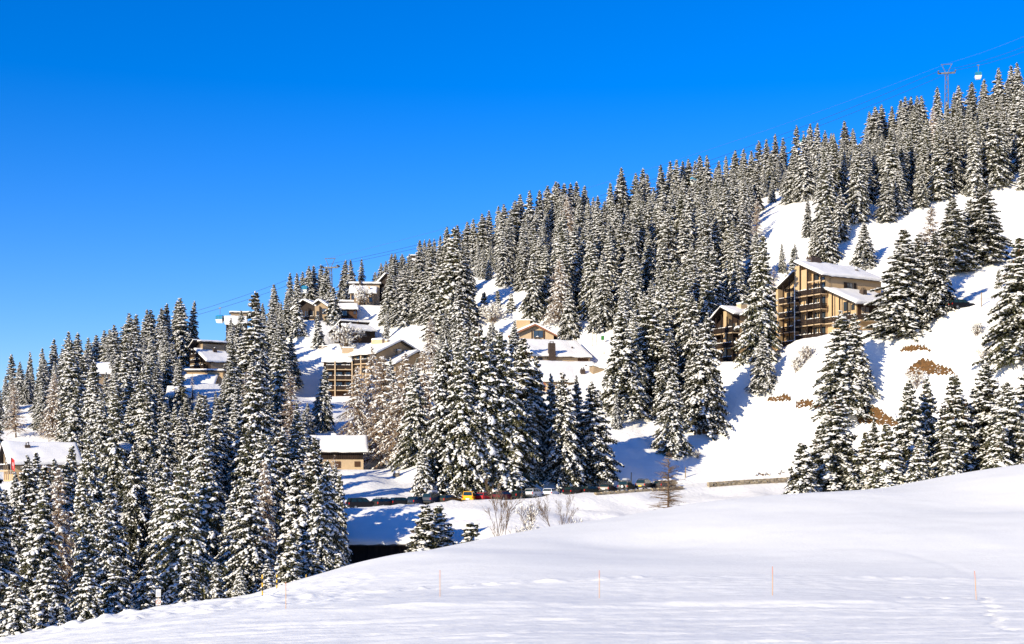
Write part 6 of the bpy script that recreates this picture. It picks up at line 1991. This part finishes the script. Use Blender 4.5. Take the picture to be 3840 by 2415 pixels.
def flag_pole():
    Y = 190.0; x = XP(41, Y); z = Hs(x, Y)
    T = thing('flag', 'red flag with white marks on a thin pole before the left chalet', 'flag', (x, Y, z), 0)
    zt = (HOR - 1713) / FPX * Y - z
    MB().tube([(0, 0, -0.5), (0, 0, zt + 0.1)], 0.04, 0.03, 6).build('pole', M['white_board'], T)
    vs, fs = [], []
    n = 8
    for k in range(n + 1):
        u = k / n
        for v in (0, 1):
            vs.append((0.03 + 0.5 * u, 0.12 * math.sin(u * 5), zt - 0.1 - 1.5 * v - 0.35 * u))
    for k in range(n): fs.append((2 * k, 2 * k + 1, 2 * k + 3, 2 * k + 2))
    f = mesh_obj('cloth', vs, fs, M['flag_red'], T)
    mb = MB()
    for (u, v, w, h_) in ((0.25, 0.35, 0.12, 0.3), (0.45, 0.55, 0.12, 0.3), (0.6, 0.3, 0.12, 0.25)):
        mb.add([(0.03 + 0.5 * a, 0.12 * math.sin(a * 5) - 0.012, zt - 0.1 - 1.5 * b - 0.35 * a) for a, b in ((u, v), (u + w, v), (u + w, v + h_), (u, v + h_))], [(0, 1, 2, 3)])
    mb.build('emblem', M['white_board'], f)
flag_pole()
def thin_mast():
    g = ground_hit(2436, 1500)
    T = thing('flagpole', 'thin white flagpole without a flag among the hillside spruces', 'pole', g, 0)
    h = (1500 - 1385) / FPX * g.y
    MB().tube([(0, 0, -0.5), (0, 0, h)], 0.06, 0.045, 7).build('shaft', M['white_board'], T)
    MB().tube([(0, 0, h), (0, 0, h + 0.15)], 0.09, 0.05, 7).build('finial', M['white_board'], T)
thin_mast()
def net_fence():
    g = ground_hit(2245, 1350, 260)
    T = thing('safety_net', 'pink safety net on posts beside the long snowy roof', 'net', g, R(-35))
    for k in range(4):
        MB().tube([(k * 1.4, 0, -0.4), (k * 1.4, 0, 1.9)], 0.04, 0.04, 6).build('post', M['red_pole'], T)
    mb = MB()
    for k in range(9): mb.tube([(0, 0, 0.15 + k * 0.2), (2.1, 0.0, 0.05 + k * 0.2), (4.2, 0, 0.15 + k * 0.2)], 0.018, 0.018, 3)
    for k in range(21): mb.tube([(k * 0.21, 0.01, 0.1), (k * 0.21, 0.01, 1.8)], 0.014, 0.014, 3)
    mb.build('mesh', M['pink_net'], T)
net_fence()
def rail_fence():
    g = ground_hit(1200, 1312)
    T = thing('wooden_fence', 'snow-capped wooden rail fence above the balcony apartment house', 'fence', g, R(3))
    for k in range(7):
        MB().box(k * 1.7 - 0.06, k * 1.7 + 0.06, -0.06, 0.06, -1.5, 1.0).build('post', M['wood_pole'], T)
    for z in (0.35, 0.8):
        MB().box(-0.3, 10.6, -0.10, -0.062, z, z + 0.14).build('rail', M['wood_pole'], T)
    snow_sheet('rail_snow', (-0.3, -0.16, 0.945), (10.6, -0.16, 0.945), (10.6, 0.06, 0.945), (-0.3, 0.06, 0.945), 0.16, T, 3, nx=20, ny=3)
rail_fence()

# ------------------------------------------------------------------ bare earth, boulder, shrubs, leafless trees
def earth_patch(px, py, wpx, hpx, label, seed, tilt=0.0):
    """small slipped bank: a steep brown face, a snow lip behind it, snow left in flecks on it"""
    rng = np.random.default_rng(seed)
    g = ground_hit(px, py + hpx * 0.5)
    Y = g.y
    hw = wpx / 2 / FPX * Y
    hh = hpx / FPX * Y
    T = thing('earth_bank', label, 'earth bank', g, 0, 'bare earth patches on the slope')
    n, m = 26, 7
    ph = rng.uniform(0, 6.28, 4)
    V = []; F = []; LV = []; LF = []
    # cross slope of the land, so that the bank follows it across the picture
    xs = np.linspace(-hw, hw, n + 1)
    foot = [ground_hit((g.x + x) / Y * FPX + 1920, py + hpx * 0.5 + tilt * x / hw * hpx, Y - 12, Y + 14) for x in xs]
    for i, x in enumerate(xs):
        u = i / n
        env = max(0.0, math.sin(math.pi * u)) ** 0.38 * 0.8 * (1 + 0.22 * math.sin(5 * u + ph[0]) + 0.10 * math.sin(11 * u + ph[1]) + rng.normal(0, 0.03))
        f = foot[i]
        for j in range(m + 1):
            v = j / m
            rise = hh * env * v
            back = rise * 0.75
            wob = 0.10 * hh * float(vnoise(x * 1.7 + seed * 9, v * 4.0, 60 + seed))
            V.append((f.x - g.x, f.y - g.y + back + wob - 0.15, f.z - g.z + rise - 0.12))
        tx, ty, tz = V[-1]
        yb = ty + 0.6 + hh * 1.1
        zb = Hs(tx + g.x, yb + g.y) - g.z
        for q, (du, e) in enumerate(((0.0, 0.10), (0.25, 0.16), (0.6, 0.08), (1.0, -0.15))):
            LV.append((tx, ty - 0.10 * (q == 0) + (yb - ty) * du, tz + (zb - tz) * du + e * (env > 0.02)))
    for i in range(n):
        for j in range(m):
            a_ = i * (m + 1) + j
            F.append((a_, a_ + m + 1, a_ + m + 2, a_ + 1))
        for j in range(3):
            a_ = i * 4 + j
            LF.append((a_, a_ + 4, a_ + 5, a_ + 1))
    mesh_obj('soil', V, F, M['earth'], T, True)
    mesh_obj('snow_lip', LV, LF, M['snow'], T, True)
    bag = TriBag()
    for q in range(int(6 + wpx * hpx * 0.0045)):
        i = rng.integers(0, len(V))
        c_ = np.array(V[i]) + rng.normal(0, 0.10, 3) * np.array((1, 0.1, 0.6))
        lump(bag, rng, c_ + np.array((0, -0.03, 0)), np.array((1.0, 0, rng.normal(0, 0.2))), np.array((0, -1.0, 0.8)), rng.uniform(0.08, 0.30), rng.uniform(0.05, 0.12), rng.uniform(0.03, 0.08), DOME5)
    s = link('snow_flecks', bag.mesh('snow_flecks', M['tree_snow'], True), T); s['kind'] = 'stuff'
earth_patch(2922, 1492, 92, 28, 'small brown earth patch on the open slope, leftmost of the row', 1)
earth_patch(3035, 1512, 105, 42, 'brown earth patch just left of the big slope spruce', 2)
earth_patch(3290, 1555, 170, 80, 'large brown earth bank above the right crest spruces', 3, 0.1)
earth_patch(3490, 1378, 185, 58, 'broad snow-flecked earth bank right of the spruce shadow', 4)
earth_patch(3432, 1308, 120, 26, 'thin brown edge of earth above the broad earth bank', 5)
earth_patch(2648, 1610, 95, 44, 'bare earth under the very broad spruce mid slope', 6)
earth_patch(2530, 1696, 70, 26, 'bare earth under the lowest spruce on the open slope', 7)
earth_patch(2240, 1795, 60, 16, 'bare earth at the foot of the shadow-casting spruce', 8)
earth_patch(2110, 1806, 60, 20, 'bare earth under the full spruce over the silver car', 9)
earth_patch(2860, 1782, 60, 8, 'dark stones showing above the long stone wall', 10)
earth_patch(2950, 1776, 70, 8, 'brown edge of ground above the right end of the stone wall', 11)

def boulder():
    g = ground_hit(1486, 1789)
    T = thing('boulder', 'lone boulder with a snow cap on the snowfield right of the small barn', 'rock', g, 0)
    rng = np.random.default_rng(8)
    bm = bmesh.new(); bmesh.ops.create_icosphere(bm, subdivisions=2, radius=1.0)
    me = bpy.data.meshes.new('rock')
    for v in bm.verts:
        k = 1 + rng.normal(0, 0.07)
        v.co = Vector((v.co.x * 0.62 * k, v.co.y * 0.55 * k, v.co.z * 0.55 * k + 0.3))
    bm.to_mesh(me); bm.free(); me.materials.append(M['boulder'])
    link('rock', me, T)
    bag = TriBag(); lump(bag, rng, np.array((0.12, 0.05, 0.62)), np.array((1.0, 0, 0)), Z, 0.62, 0.55, 0.38)
    link('snow_cap', bag.mesh('snow_cap', M['roof_snow'], True), T)
boulder()

def hidden_Y(px, py, y0, y1):
    """depth between y0 and y1 where the land lies nearest the ray of a pixel"""
    ys = np.arange(y0, y1, 0.25); xs = (px - 1920) / FPX * ys
    return float(ys[np.argmin(np.abs(H(xs, ys) - (HOR - py) / FPX * ys))])
BARE = [bare_tree(201, 6.0, 2, 0.42, levels=4, trunk_r=0.045), bare_tree(202, 6.0, 2, 0.42, levels=4, trunk_r=0.04), larch(206, 9.0, 0.75, snow=0.0, first=0.12, twigs=1.5, droop=-0.15)]
SHRUB = [bare_tree(211, 3.0, 7, 0.5, levels=2, trunk_r=0.025, snow=0.25), bare_tree(212, 3.0, 9, 0.6, levels=2, trunk_r=0.025, snow=0.5)]
BARE[2]['crown'].materials[0] = M['bare_twig']
def bare_at(pr, px, top, Y, label, name='bare_tree', cat='tree', grp=None, fat=1.0):
    x = XP(px, Y); z = Hs(x, Y); h = (HOR - top) / FPX * Y - z
    plant_tree(pr, name, (x, Y, z - 0.1), h, px * 0.7, label, cat, grp, fat)
bare_at(BARE[0], 1882, 1868, 172, 'multi-stemmed leafless tree rising behind the crest below the cars', grp='leafless trees below the road', fat=0.95)
bare_at(BARE[1], 2095, 1862, 176, 'leaning leafless tree behind the crest, right of the multi-stemmed one', grp='leafless trees below the road', fat=0.9)
bare_at(BARE[2], 2505, 1692, 206, 'leafless tree with a crooked stem before the right end of the parked row', grp='leafless trees below the road', fat=1.0)
for k, (px, top, Y, lab) in enumerate(((2150, 1962, 177, 'low leafless shrub on the crest right of the leaning bare tree'), (1985, 1985, 174, 'low leafless shrub between the two bare crest trees'), (1985, 1900, 190, 'thin twigs on the bank below the silver estate'))):
    bare_at(SHRUB[k % 2], px, top, Y, lab, 'shrub', 'shrub', 'leafless shrubs', 0.9)
for k, (px, top, base, fat, lab) in enumerate((
    (3010, 1302, 1365, 1.5, 'frosted shrub on the mound below the big apartment house'), (2985, 1345, 1400, 1.3, 'lower frosted shrub on the mound below the apartment house'),
    (2620, 1690, 1722, 1.4, 'thin shrub on the open slope above the parked cars'), (1290, 1235, 1318, 1.6, 'white frosted bush left of the split-roofed chalet'),
    (1355, 1238, 1290, 1.2, 'snowy bush before the split-roofed chalet'), (1355, 1085, 1145, 1.2, 'frosted bush before the topmost chalet'), (1410, 1075, 1130, 1.2, 'frosted bush right of the topmost chalet'),
    (3660, 1215, 1262, 1.3, 'frosted shrub on the slope below the upper parked car'), (3690, 1310, 1365, 1.3, 'brown frosted shrub above the right crest spruces'),
    (1850, 1150, 1215, 1.9, 'brown thicket below the three little clearing spruces'), (2520, 1110, 1185, 1.2, 'reddish bush in the forest gap left of the apartment house'), (3240, 1690, 1745, 1.2, 'twiggy shrub beside the large earth bank'),
    (3430, 1395, 1470, 1.3, 'twiggy shrub below the broad earth bank'), (1010, 1440, 1500, 1.3, 'brown thicket at the left edge of the snow slope'))):
    Y = ground_hit(px, base).y
    bare_at(SHRUB[k % 2], px, top, Y, lab, 'shrub', 'shrub', 'frosted shrubs on the hillside', fat)
